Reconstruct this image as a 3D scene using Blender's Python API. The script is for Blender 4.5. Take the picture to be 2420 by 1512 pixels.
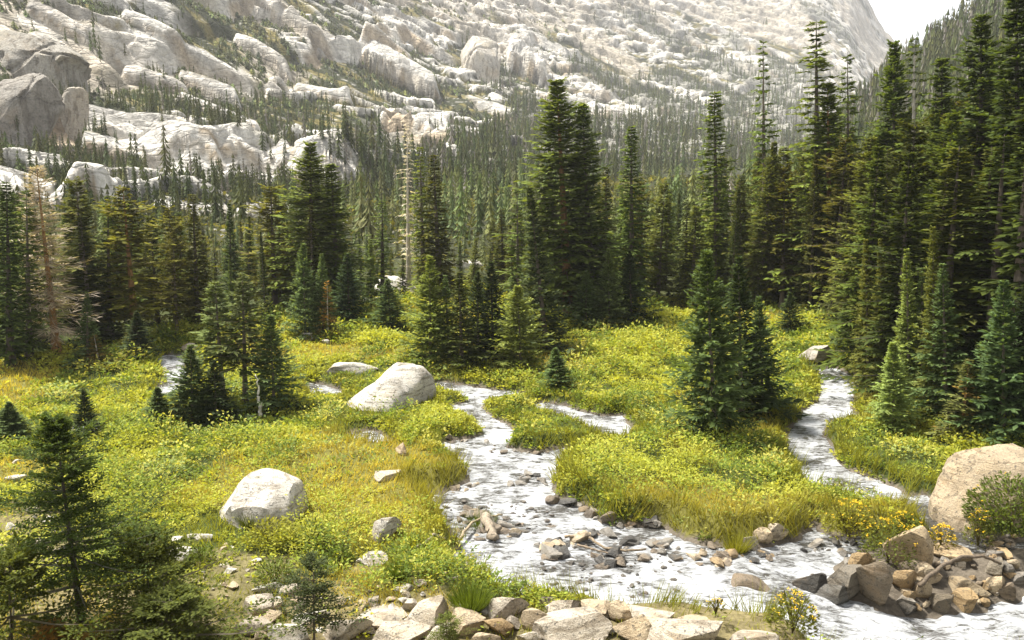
import bpy, math, random
import numpy as np
from mathutils import Vector

for o in list(bpy.data.objects): bpy.data.objects.remove(o)
sc = bpy.context.scene
C = sc.collection
R = math.radians
rng = np.random.default_rng(7)
random.seed(7)

# ------------------------------------------------------------------ camera, sky, sun, exposure
CAMZ = 12.0; PITCH = R(10.45); FD = 2096.0; CX, CY = 1210.0, 756.0     # photo measured in 2420 x 1512 units
cam = bpy.data.objects.new('camera', bpy.data.cameras.new('camera')); C.objects.link(cam)
cam.data.sensor_width = 36.0; cam.data.lens = 36.0 * FD / 2420.0
cam.data.clip_start = 0.5; cam.data.clip_end = 12000
cam.location = (0, 0, CAMZ); cam.rotation_euler = (R(90) - PITCH, 0, 0)
sc.camera = cam

SUN = Vector((-0.42, 0.24, 0.875)).normalized()
world = bpy.data.worlds.new('World'); sc.world = world; world.use_nodes = True
wn = world.node_tree.nodes; wl = world.node_tree.links
bg = wn['Background']
sky = wn.new('ShaderNodeTexSky'); sky.sky_type = 'NISHITA'; sky.sun_disc = False
sky.sun_elevation = math.asin(SUN.z); sky.sun_rotation = math.atan2(SUN.x, SUN.y)
sky.altitude = 2500; sky.dust_density = 6.0; sky.air_density = 1.0; sky.ozone_density = 1.0
hs = wn.new('ShaderNodeHueSaturation'); hs.inputs['Saturation'].default_value = 0.14
wl.new(sky.outputs[0], hs.inputs['Color']); wl.new(hs.outputs[0], bg.inputs['Color'])
bg.inputs['Strength'].default_value = 0.112
sd = bpy.data.lights.new('sun', 'SUN'); sd.energy = 4.4; sd.angle = R(8.0); sd.color = (1.0, 0.965, 0.90)
sun = bpy.data.objects.new('sun', sd); C.objects.link(sun)
sun.rotation_euler = (-SUN).to_track_quat('-Z', 'Y').to_euler()
sc.view_settings.view_transform = 'Standard'; sc.view_settings.look = 'None'
sc.cycles.max_bounces = 6; sc.cycles.volume_bounces = 0; sc.cycles.transmission_bounces = 3
sc.view_settings.exposure = 1.6; sc.view_settings.gamma = 1.0; sc.view_settings.use_curve_mapping = False

# ------------------------------------------------------------------ noise
_p = np.random.default_rng(3).permutation(512).astype(np.int64)
_perm = np.concatenate([_p, _p, _p])
_g2 = np.stack([np.cos(np.arange(512) * 2.399), np.sin(np.arange(512) * 2.399)], 1)
_v = np.random.default_rng(4).random(512) * 2 - 1
def sm(t): t = np.clip(t, 0, 1); return t * t * (3 - 2 * t)
def noise2(x, y):
    x = np.asarray(x, float); y = np.asarray(y, float)
    xi = np.floor(x).astype(np.int64); yi = np.floor(y).astype(np.int64); xf = x - xi; yf = y - yi
    u = xf**3 * (xf * (xf * 6 - 15) + 10); v = yf**3 * (yf * (yf * 6 - 15) + 10)
    def g(a, b, dx, dy):
        k = _perm[(_perm[a & 511] + b) & 511]; return _g2[k, 0] * dx + _g2[k, 1] * dy
    n0 = g(xi, yi, xf, yf); n1 = g(xi + 1, yi, xf - 1, yf); n2 = g(xi, yi + 1, xf, yf - 1); n3 = g(xi + 1, yi + 1, xf - 1, yf - 1)
    return (n0 * (1 - u) + n1 * u) * (1 - v) + (n2 * (1 - u) + n3 * u) * v
def fbm2(x, y, o=4, l=2.03, g=0.5):
    s = 0; a = 1
    for i in range(o):
        s = s + a * noise2(x + 17.3 * i, y - 9.1 * i); x = x * l; y = y * l; a *= g
    return s
def noise3(p):
    i = np.floor(p).astype(np.int64); f = p - i; u = f * f * (3 - 2 * f); s = 0
    for dx in (0, 1):
        for dy in (0, 1):
            for dz in (0, 1):
                k = _perm[(_perm[(_perm[(i[:, 0] + dx) & 511] + i[:, 1] + dy) & 511] + i[:, 2] + dz) & 511]
                w = (u[:, 0] if dx else 1 - u[:, 0]) * (u[:, 1] if dy else 1 - u[:, 1]) * (u[:, 2] if dz else 1 - u[:, 2])
                s = s + w * _v[k]
    return s

# ------------------------------------------------------------------ pixel <-> world
_cp, _sp = math.cos(PITCH), math.sin(PITCH)
def ray(px, py):                      # direction with dy along view, world axes (x right, y ahead, z up)
    a = (np.asarray(px, float) - CX) / FD; b = (CY - np.asarray(py, float)) / FD
    return a, _cp + b * _sp, -_sp + b * _cp
def project(x, y, z):
    zz = np.asarray(z) - CAMZ
    f = y * _cp - zz * _sp; u = y * _sp + zz * _cp
    return CX + FD * x / f, CY - FD * u / f

# ------------------------------------------------------------------ terrain functions
def Wf(x, y):                          # level of the running water (falls towards lower right)
    return 0.015 * (np.minimum(y, 4000) - 30) - 0.8 * sm((x - 6) / 7) * sm((27.2 - y) / 3.0)
def onW(px, py, off=0.0):
    dx, dy, dz = ray(px, py); t = (CAMZ) / -dz
    for _ in range(12): t = (CAMZ - (Wf(dx * t, dy * t) + off)) / -dz
    return dx * t, dy * t
K = 1 / 1.0579
def poly(pts): a = np.array(pts, float) * K; x, y = onW(a[:, 0], a[:, 1]); return np.stack([x, y], 1)
WATER = [poly(p) for p in [
  [(1113,1111),(1137,1151),(1173,1175),(1175,1202),(1145,1214),(1105,1238),(1058,1228),(1074,1254),(1098,1278),(1113,1309),(1129,1337),(1153,1369),(1117,1397),(1157,1440),(1216,1456),(1244,1492),(1300,1516),(1344,1506),(1420,1520),(1514,1532),(1578,1540),(1700,1532),(1779,1550),(1930,1568),(2009,1600),(2080,1680),(2680,1680),(2680,1350),(2480,1352),(2420,1335),(2366,1345),(2270,1370),(2184,1381),(2176,1345),(2140,1337),(2100,1349),(2061,1337),(2041,1310),(1997,1349),(1930,1362),(1811,1368),(1759,1361),(1712,1349),(1660,1321),(1605,1313),(1534,1317),(1498,1302),(1471,1270),(1435,1258),(1395,1246),(1381,1214),(1385,1179),(1383,1147),(1403,1134),(1455,1126),(1450,1120),(1387,1130),(1356,1139),(1296,1135),(1250,1122),(1256,1105),(1272,1085),(1262,1068),(1228,1052),(1200,1030),(1188,1017),(1212,997),(1250,1000),(1296,994),(1292,984),(1235,978),(1181,970),(1137,964),(1095,956),(1085,966),(1130,984),(1190,990),(1170,1010),(1141,1018),(1141,1030),(1175,1040),(1215,1064),(1228,1087),(1200,1098),(1150,1104)],
  [(1350,1010),(1407,1018),(1455,1034),(1500,1046),(1542,1042),(1560,1065),(1562,1087),(1550,1101),(1515,1090),(1490,1068),(1455,1052),(1400,1036),(1352,1022)],
  [(2052,925),(2090,925),(2118,942),(2124,958),(2116,992),(2112,1016),(2132,1040),(2056,1054),(2043,1075),(2041,1091),(2065,1115),(2065,1143),(2093,1171),(2132,1194),(2180,1206),(2223,1226),(2251,1250),(2315,1252),(2358,1272),(2394,1300),(2416,1332),(2430,1360),(2370,1365),(2300,1320),(2271,1288),(2235,1264),(2192,1260),(2168,1244),(2128,1232),(2045,1212),(2029,1186),(2005,1155),(1983,1131),(1987,1075),(2017,1053),(2025,1028),(2057,1008),(2069,972)],
  [(410,890),(452,890),(450,915),(456,950),(440,985),(425,1000),(402,990),(412,968),(430,945),(414,925)],
  [(774,962),(806,966),(840,980),(836,994),(800,990)],
  [(883,1086),(925,1080),(950,1096),(972,1112),(962,1122),(925,1112),(890,1100)],
  [(188,1072),(215,1066),(246,1088),(240,1104),(205,1098)]]]
PILE = poly([(2090,1420),(2180,1352),(2300,1345),(2400,1385),(2600,1370),(2600,1480),(2400,1540),(2220,1530),(2080,1480)])
def poly_sd(P, x, y):
    x = np.asarray(x, float); y = np.asarray(y, float); d = np.full(x.shape, 1e9); ins = np.zeros(x.shape, bool)
    n = len(P)
    for i in range(n):
        ax, ay = P[i]; bx, by = P[(i + 1) % n]
        ex, ey = bx - ax, by - ay; t = np.clip(((x - ax) * ex + (y - ay) * ey) / (ex * ex + ey * ey + 1e-12), 0, 1)
        d = np.minimum(d, (x - ax - t * ex)**2 + (y - ay - t * ey)**2)
        c = ((ay > y) != (by > y)); 
        if ey != 0: ins ^= c & (x < ex * (y - ay) / ey + ax)
    d = np.sqrt(d); return np.where(ins, -d, d)
def water_sd(x, y):
    x = np.asarray(x, float); y = np.asarray(y, float); s = np.full(x.shape, 60.0); m = (y > 12) & (y < 62) & (np.abs(x) < 50)
    if m.any():
        v = s[m]
        for k_, P in enumerate(WATER): v = np.minimum(v, poly_sd(P, x[m], y[m]) - (.45 * sm((34.5 - y[m]) / 3) * sm((y[m] - 28.5) / 1.5) if k_ == 2 else 0))
        s[m] = v + 0.12 * noise2(x[m] * 1.7, y[m] * 1.7) - .32 * sm((y[m] - 31) / 4)
    return s
AZ = np.array([-60, -36, -30, -20, -10, 0, 5, 10, 15, 20, 23, 26, 32, 60.])
R0 = np.array([100, 112, 125, 150, 200, 270, 330, 410, 530, 700, 820, 950, 1100, 1300.])
RT = np.array([330, 345, 370, 470, 690, 1080, 1330, 1600, 1900, 2150, 2250, 2350, 2500, 2700.])
ET = np.array([.22, .215, .212, .212, .212, .214, .214, .214, .212, .20, .124, .075, .02, .0])
ESK = (np.array([-60, 18.4, 20.0, 20.5, 21.0, 21.5, 22.0, 22.6, 24.0, 26, 32, 60.]), np.array([.214, .212, .186, .168, .152, .136, .124, .112, .098, .075, .02, 0.]))
def floor_z(r): return 0.015 * (r - 30) + 0.5
def wall_base(x, y):
    az = np.degrees(np.arctan2(x, y)); r = np.hypot(x, y)
    r0 = np.interp(az, AZ, R0); rt = np.interp(az, AZ, RT); et = np.interp(az, *ESK)
    q = (r - r0) / (rt - r0); e0 = (floor_z(r0) - CAMZ) / r0
    qq = np.clip(q, 0, 1); g = 0.72 * qq + 0.28 * qq * qq
    e = e0 + (et - e0) * g
    z = CAMZ + e * r
    over = np.clip(q - 1, 0, 1) * (rt - r0)
    z = np.where(q > 1, CAMZ + et * rt + over * np.where(az < 19, 0.25, -0.5), z)
    return np.where(q <= 0, floor_z(r), z), q, az, r
def terr(f):                      # cliff, rounded slab, bench
    return np.where(f < .20, .62 * sm(f / .20), np.where(f < .62, .62 + .30 * np.sin((f - .20) / .42 * math.pi / 2), .92 + .08 * (f - .62) / .38))
def cells(a, b, seed):             # jittered cells: nearest, second nearest, id hash and offset inside the cell
    ai = np.floor(a).astype(np.int64); bi = np.floor(b).astype(np.int64); d1 = np.full(a.shape, 9.); d2 = np.full(a.shape, 9.); h1 = np.zeros(a.shape); o1 = np.zeros(a.shape)
    for i in (-1, 0, 1):
        for j in (-1, 0, 1):
            k = _perm[(_perm[(ai + i + seed) & 511] + bi + j) & 511]; k2 = _perm[(k + 71) & 511]
            da = ai + i + .5 + .42 * _v[k] - a; db = bi + j + .5 + .42 * _v[k2] - b; d = np.sqrt(da * da + db * db)
            m = d < d1; d2 = np.where(m, d1, np.minimum(d2, d)); h1 = np.where(m, _v[(k2 + 13) & 511] * .5 + .5, h1); o1 = np.where(m, db, o1); d1 = np.where(m, d, d1)
    return d1, d2, h1, o1
CLIFFS = []
def cliff_bumps(x, y, w3):
    z = np.zeros(np.shape(x)); rock = np.zeros(np.shape(x)); face = np.zeros(np.shape(x))
    for cx, cy, hw, hh, k in CLIFFS:
        r = math.hypot(cx, cy); ux, uy = cx / r, cy / r; m = (np.abs(x - cx) + np.abs(y - cy)) < 3.2 * (hw + hh) + 12
        if not np.any(m): continue
        X, Y = x[m] - cx, y[m] - cy; b = X * ux + Y * uy; a = X * uy - Y * ux; b = b + .28 * a * k; ca = a / (hw * .33) + 3 * k; st = np.abs(ca - np.round(ca)); col = np.sin(np.round(ca) * 12.9 + k * 7)
        b = b + 1.1 * w3[m] * hh * .3 + .16 * hh * col + hh * .35 * (np.abs(a) / hw)**3; top = .82 + .22 * np.cos(a / hw * 1.5) + .12 * col
        sh = sm(b / (.30 * hh)) * (.72 + .28 * sm((b - .2 * hh) / (.9 * hh))) * (1 - .95 * sm((b - 1.2 * hh) / (2.6 * hh))) * sm((1 - np.abs(a) / hw) / .22) * (1 - .16 * sm((.06 - st) / .05) * sm((.6 * hh - b) / (.3 * hh)))
        zz = hh * top * sh; big = zz > z[m]; z[m] = np.where(big, zz, z[m]); rock[m] = np.maximum(rock[m], sm((sh - .12) / .15) * sm((1.7 * hh - b + 4 * w3[m]) / (.5 * hh))); face[m] = np.maximum(face[m], sm((.34 * hh - b) / (.1 * hh)) * sm((b + .3 * hh) / (.1 * hh)) * sm((sh - .03) / .1))
    return z, rock, face
def wall(x, y, masks=False):
    z, q, az, r = wall_base(x, y)
    w1 = fbm2(x / 95, y / 95, 4); w2 = fbm2(x / 30 + 7, y / 30 + 3, 3); w3 = fbm2(x / 11, y / 11 + 2, 3)
    u = z + .20 * x - .05 * y + 13 * w1 + 4.0 * w2
    S = 17.0; k1 = np.floor(u / S); f1 = u / S - k1
    on = sm(q / .05)
    a1 = on * np.clip(.65 + 1.3 * noise2(x / 130 + k1 * 3.1, y / 130 - k1), 0.1, 1.15)
    far = sm((19.6 - az) / 3) * .6 + .4
    rgn = fbm2(x / 150 + 31, y / 150 - 12, 3) + .10 * sm((az - 0) / 10)                    # rockier and greener stretches
    grow = np.clip(r / 420, .8, 2.2)
    aa = (.42 * x + .90 * y); bb = (-.90 * x + .42 * y) * 1.0
    A1 = (aa + 14 * w2 + 5 * w3) / 44; B1 = (bb + .20 * aa + 9 * w2 + 2 * w3) / 10.5
    d1, d2, h1, o1 = cells(A1, B1, 5); t1 = sm((d2 - d1 - .05) / .20)
    A2 = (aa + 4 * w3 + 3 * w2) / 17; B2 = (bb + .20 * aa + 2.5 * w3) / 4.4
    e1, e2, g1, p1 = cells(A2, B2, 90); t2 = sm((e2 - e1 - .05) / .22)
    lft = .17 * sm((2 - az) / 10)
    c1 = sm((h1 - .52 - lft + .9 * rgn) / .06); c2 = sm((g1 - .64 - lft + .9 * rgn) / .06)
    zz = z + (terr(f1) - f1) * S * a1 * far + on * (t1 * (1.3 + 2.4 * h1) * c1 * (1 + .8 * o1) + t2 * (.3 + 1.1 * g1) * c2 * (1 + .8 * p1) + .3 * w3)
    zz = zz + sm((az - 17) / 4) * sm(q - .4) * 16 * fbm2(x / 60, y / 60, 4)
    bz, brk, bfc = cliff_bumps(x, y, w3) if CLIFFS else (0., 0., 0.)
    zz = zz + bz
    if not masks: return zz
    rock = np.maximum(np.maximum(sm((t1 - .5 + .5 * w3) / .3) * c1, sm((t2 - .5 + .4 * w3) / .3) * c2 * .95), sm((.36 - f1 + .22 * w3) / .12) * sm((a1 - .62) / .25))
    return zz, dict(face=bfc, brk=brk, q=q, az=az, r=r, f1=f1, a1=a1, rock=np.maximum(rock * on, brk), w1=w1, w2=w2, rgn=rgn, h1=h1, g1=g1)
def spur(x, y):
    az = np.degrees(np.arctan2(x, y)); r = np.hypot(x, y)
    es = np.interp(az, [-10, 8, 12, 16, 20, 22.5, 25, 27, 30, 40, 60], [-.4, -.25, -.16, -.06, .030, .078, .112, .145, .20, .28, .34])
    e0 = (floor_z(62.) - 1.2 - CAMZ) / 62.
    g = np.clip((r - 62) / 380, 0, 1); g = g * (1.5 - .5 * g)
    z = CAMZ + (e0 + (es - e0) * g) * r
    z = z - np.clip(r - 442, 0, 900) * .45 - 1.0 + 3 * fbm2(x / 50, y / 50, 3) * sm((r - 70) / 60)
    return z
def near(x, y, s=None):
    r = np.hypot(x, y); s = water_sd(x, y) if s is None else s
    und = .30 * fbm2(x / 7, y / 7, 3) + .5 * fbm2(x / 25, y / 25, 2)
    pw = -poly_sd(PILE, x, y); pile = sm((pw + .9) / 2.0) * .75
    bk = .60 - .34 * np.maximum(sm((y - 33) / 5), sm((x - 8.5) / 2) * sm((y - 27.5) / 1.5))
    bank = np.where(s > 0, .06 + bk * sm(s / .6) + sm((s - .3) / 3) * und * sm((95 - r) / 25), -.30 * sm(-s / .7))
    bank = np.where(s < 0.6, np.maximum(bank, -.3 + pile), bank)
    fg = np.minimum(np.clip(17.5 - y, 0, 30) * .6, 7.0 + 0 * y)
    return np.where(np.isfinite(x), Wf(x, y) + bank + fg, 0)
def H(x, y):
    x = np.asarray(x, float); y = np.asarray(y, float); r = np.hypot(x, y)
    z = np.where(r < 95, near(x, y), 0.0); f = r >= 95
    if f.any(): z = np.where(f, wall(x, y), z)
    return np.where(r > 60, np.maximum(z, spur(x, y)), z)
def hit(px, py):
    dx, dy, dz = ray(px, py); t = np.geomspace(14, 3200, 2400)
    x, y, z = dx * t, dy * t, CAMZ + dz * t; h = H(x, y); b = np.nonzero(z < h)[0]
    if len(b) == 0: return x[-1], y[-1], h[-1]
    i = b[0]; lo, hi = t[max(i - 1, 0)], t[i]; t = np.linspace(lo, hi, 40); x, y, z = dx * t, dy * t, CAMZ + dz * t; h = H(x, y)
    j = np.nonzero(z <= h)[0]; j = j[0] if len(j) else 39
    return float(x[j]), float(y[j]), float(h[j])

_cl = []
for x0, y0, x1, y1, k in [(205,295,345,398,.2),(315,285,515,392,-.1),(490,308,690,395,.3),(650,285,865,350,.1),(120,392,255,465,.4),(370,455,540,520,0),(560,455,700,520,.2),(700,335,860,400,-.2),(300,160,440,215,.3),(430,170,560,240,0),(80,25,200,80,.3),(860,85,1035,215,-.3),(1200,80,1290,180,.2),(430,240,610,290,.1),(1000,330,1090,390,0),(200,90,330,140,.2),(560,90,680,150,.1),(600,20,760,70,.3),(700,190,830,240,-.1),(300,40,430,90,.1),(900,260,1020,310,.2)]:
    cx, cy, cz = hit((x0 + x1) / 2, y1 - 4); d = cy / FD; _cl.append((cx, cy, (x1 - x0) * d * .56, (y1 - y0) * d * .52, k))
CLIFFS.extend(_cl)
# ------------------------------------------------------------------ mesh helpers
def new_mesh(name, V, faces, cols=None, smooth=False):
    me = bpy.data.meshes.new(name); V = np.asarray(V, np.float32); me.vertices.add(len(V)); me.vertices.foreach_set('co', V.ravel())
    faces = [np.asarray(f, np.int32) for f in (faces if isinstance(faces, list) else [faces]) if len(f)]
    li = np.concatenate([f.ravel() for f in faces]); me.loops.add(len(li)); me.loops.foreach_set('vertex_index', li)
    st = []; off = 0
    for f in faces: st.append(off + np.arange(len(f)) * f.shape[1]); off += f.size
    st = np.concatenate(st).astype(np.int32); me.polygons.add(len(st)); me.polygons.foreach_set('loop_start', st)
    me.update(calc_edges=True)
    if smooth: me.polygons.foreach_set('use_smooth', np.ones(len(st), bool))
    else: me.polygons.foreach_set('use_smooth', np.zeros(len(st), bool))
    if cols is not None:
        c = np.ones((len(V), 4), np.float32); c[:, :3] = cols
        at = me.color_attributes.new('Col', 'FLOAT_COLOR', 'POINT'); at.data.foreach_set('color', c.ravel())
    return me
def obj(name, me, mat=None, parent=None, loc=None):
    o = bpy.data.objects.new(name, me); C.objects.link(o)
    if mat is not None and me is not None and len(me.materials) == 0: me.materials.append(mat)
    if parent is not None: o.parent = parent
    if loc is not None: o.location = loc
    return o
def tag(o, label=None, cat=None, group=None, kind=None):
    if label: o['label'] = label
    if cat: o['category'] = cat
    if group: o['group'] = group
    if kind: o['kind'] = kind
    return o
def grid_faces(n, m):
    i = np.arange(n - 1)[:, None] * m + np.arange(m - 1)[None, :]
    return np.stack([i, i + 1, i + m + 1, i + m], -1).reshape(-1, 4)

# ------------------------------------------------------------------ materials
def mat(name):
    m = bpy.data.materials.new(name); m.use_nodes = True; nt = m.node_tree; nt.nodes.clear(); out = nt.nodes.new('ShaderNodeOutputMaterial')
    return m, nt, nt.nodes, nt.links, out
def N(nt, t, **k):
    n = nt.nodes.new(t)
    for a, v in k.items(): setattr(n, a, v)
    return n
def noise_node(nt, vec, scale, detail=4, rough=.6):
    n = N(nt, 'ShaderNodeTexNoise'); n.inputs['Scale'].default_value = scale; n.inputs['Detail'].default_value = detail; n.inputs['Roughness'].default_value = rough
    if vec is not None: nt.links.new(vec, n.inputs['Vector'])
    return n
def ramp(nt, fac, stops):
    n = N(nt, 'ShaderNodeValToRGB'); e = n.color_ramp.elements
    while len(e) < len(stops): e.new(.5)
    for i, (p, c) in enumerate(stops): e[i].position = p; e[i].color = (*c, 1) if len(c) == 3 else c
    nt.links.new(fac, n.inputs['Fac']); return n
def mixc(nt, fac, a, b, mode='MIX'):
    n = N(nt, 'ShaderNodeMix', data_type='RGBA', blend_type=mode)
    for s, v in ((0, fac), (6, a), (7, b)):
        if hasattr(v, 'is_linked'): nt.links.new(v, n.inputs[s])
        elif isinstance(v, tuple): n.inputs[s].default_value = (*v, 1)
        else: n.inputs[s].default_value = v
    return n.outputs[2]
def foliage_mat(name, trans=.35, spec=.25, rough=.55, tcol=(1.25, 1.15, .45)):
    m, nt, nd, ln, out = mat(name)
    a = N(nt, 'ShaderNodeAttribute', attribute_name='Col'); oi = N(nt, 'ShaderNodeObjectInfo')
    c = mixc(nt, 1.0, a.outputs['Color'], oi.outputs['Color'], 'MULTIPLY')
    b = N(nt, 'ShaderNodeBsdfPrincipled'); b.inputs['Roughness'].default_value = rough; b.inputs['Specular IOR Level'].default_value = spec
    ln.new(c, b.inputs['Base Color'])
    t = N(nt, 'ShaderNodeBsdfTranslucent'); ln.new(mixc(nt, 1.0, c, tcol, 'MULTIPLY'), t.inputs['Color'])
    mx = N(nt, 'ShaderNodeMixShader'); mx.inputs[0].default_value = trans
    ln.new(b.outputs[0], mx.inputs[1]); ln.new(t.outputs[0], mx.inputs[2]); ln.new(mx.outputs[0], out.inputs['Surface'])
    return m
M_NEEDLE = foliage_mat('conifer_needles', .38, .08, .75)
M_HERB = foliage_mat('meadow_leaves', .42, .12, .65)
M_FAR = foliage_mat('distant_needles', .12, .1, .7)
def bark_mat():
    m, nt, nd, ln, out = mat('bark'); tc = N(nt, 'ShaderNodeTexCoord'); mp = N(nt, 'ShaderNodeMapping'); mp.inputs['Scale'].default_value = (6, 6, 1.2)
    ln.new(tc.outputs['Object'], mp.inputs['Vector']); n = noise_node(nt, mp.outputs[0], 2.2, 6, .7); oi = N(nt, 'ShaderNodeObjectInfo')
    r = ramp(nt, n.outputs['Fac'], [(.3, (.35, .35, .35)), (.7, (1.35, 1.3, 1.2))])
    c = mixc(nt, 1.0, r.outputs[0], oi.outputs['Color'], 'MULTIPLY')
    b = N(nt, 'ShaderNodeBsdfPrincipled'); b.inputs['Roughness'].default_value = .9; ln.new(c, b.inputs['Base Color'])
    bp = N(nt, 'ShaderNodeBump'); bp.inputs['Distance'].default_value = .05; bp.inputs['Strength'].default_value = .8; ln.new(n.outputs['Fac'], bp.inputs['Height']); ln.new(bp.outputs[0], b.inputs['Normal'])
    ln.new(b.outputs[0], out.inputs['Surface']); return m
M_BARK = bark_mat()
def rock_mat(name, scale=1.0, lichen=.6, wet=0.0, bed=(.7, .7, 6), rotv=(.5, .35, .2)):
    m, nt, nd, ln, out = mat(name); tc = N(nt, 'ShaderNodeTexCoord'); oi = N(nt, 'ShaderNodeObjectInfo'); ge = N(nt, 'ShaderNodeNewGeometry')
    v = ge.outputs['Position']
    n1 = noise_node(nt, v, 1.1 * scale, 6, .65); n2 = noise_node(nt, v, 8.5 * scale, 6, .72); n3 = noise_node(nt, v, 26 * scale, 4, .7)
    mp = N(nt, 'ShaderNodeMapping'); mp.inputs['Rotation'].default_value = rotv; mp.inputs['Scale'].default_value = tuple(b_ * scale for b_ in bed); ln.new(v, mp.inputs['Vector'])
    n4 = noise_node(nt, mp.outputs[0], 1.2, 5, .65)
    c1 = ramp(nt, n1.outputs['Fac'], [(.30, (.62, .58, .52)), (.5, (1, .98, .94)), (.72, (1.16, 1.08, .92))])
    c2 = ramp(nt, n3.outputs['Fac'], [(.3, (.62, .62, .62)), (.62, (1.2, 1.2, 1.2))])
    c = mixc(nt, .75, c1.outputs[0], c2.outputs[0], 'MULTIPLY')
    c4 = ramp(nt, n4.outputs['Fac'], [(.38, (.38, .34, .28)), (.48, (1, 1, 1))]); c = mixc(nt, .7, c, c4.outputs[0], 'MULTIPLY')
    c = mixc(nt, 1.0, c, oi.outputs['Color'], 'MULTIPLY')
    # rusty stains and dark lichen specks
    st = ramp(nt, n1.outputs['Color'], [(.54, (0, 0, 0)), (.68, (1, 1, 1))]); sx = N(nt, 'ShaderNodeMath', operation='MULTIPLY'); sx.inputs[1].default_value = .35; ln.new(st.outputs[0], sx.inputs[0])
    c = mixc(nt, sx.outputs[0], c, (.30, .18, .07))
    li = ramp(nt, n2.outputs['Fac'], [(.565, (0, 0, 0)), (.62, (1, 1, 1))]); lx = N(nt, 'ShaderNodeMath', operation='MULTIPLY'); lx.inputs[1].default_value = lichen; ln.new(li.outputs[0], lx.inputs[0])
    c = mixc(nt, lx.outputs[0], c, (.055, .055, .05))
    wv = N(nt, 'ShaderNodeVectorMath', operation='MULTIPLY_ADD'); wv.inputs[1].default_value = (1.6 / scale, 1.6 / scale, .5 / scale); ln.new(n1.outputs['Color'], wv.inputs[0]); ln.new(v, wv.inputs[2])
    vo = N(nt, 'ShaderNodeTexVoronoi', feature='DISTANCE_TO_EDGE'); vo.inputs['Scale'].default_value = .55 * scale; ln.new(wv.outputs[0], vo.inputs['Vector'])
    cr = ramp(nt, vo.outputs['Distance'], [(.0, (.35, .32, .28)), (.012, (1, 1, 1))]); c = mixc(nt, .35, c, cr.outputs[0], 'MULTIPLY')
    b = N(nt, 'ShaderNodeBsdfPrincipled'); b.inputs['Roughness'].default_value = .85 - .5 * wet; b.inputs['Specular IOR Level'].default_value = .3 + .3 * wet; ln.new(c, b.inputs['Base Color'])
    ad = N(nt, 'ShaderNodeMath', operation='ADD'); ln.new(n2.outputs['Fac'], ad.inputs[0]); ln.new(n3.outputs['Fac'], ad.inputs[1])
    ad2 = N(nt, 'ShaderNodeMath', operation='ADD'); ln.new(ad.outputs[0], ad2.inputs[0]); ln.new(n4.outputs['Fac'], ad2.inputs[1]); ad3 = N(nt, 'ShaderNodeMath', operation='ADD'); ln.new(ad2.outputs[0], ad3.inputs[0]); ln.new(cr.outputs[0], ad3.inputs[1])
    bp = N(nt, 'ShaderNodeBump'); bp.inputs['Distance'].default_value = .10 / scale; bp.inputs['Strength'].default_value = .75; ln.new(ad3.outputs[0], bp.inputs['Height']); ln.new(bp.outputs[0], b.inputs['Normal'])
    ln.new(b.outputs[0], out.inputs['Surface']); return m
M_ROCK = rock_mat('granite', 1.0, .75); M_WET = rock_mat('wet_stone', 1.6, .3, .8); M_CLIFF = rock_mat('cliff_granite', .09, .35, 0, (5, 5, 1.0), (.1, .25, 0))
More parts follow.
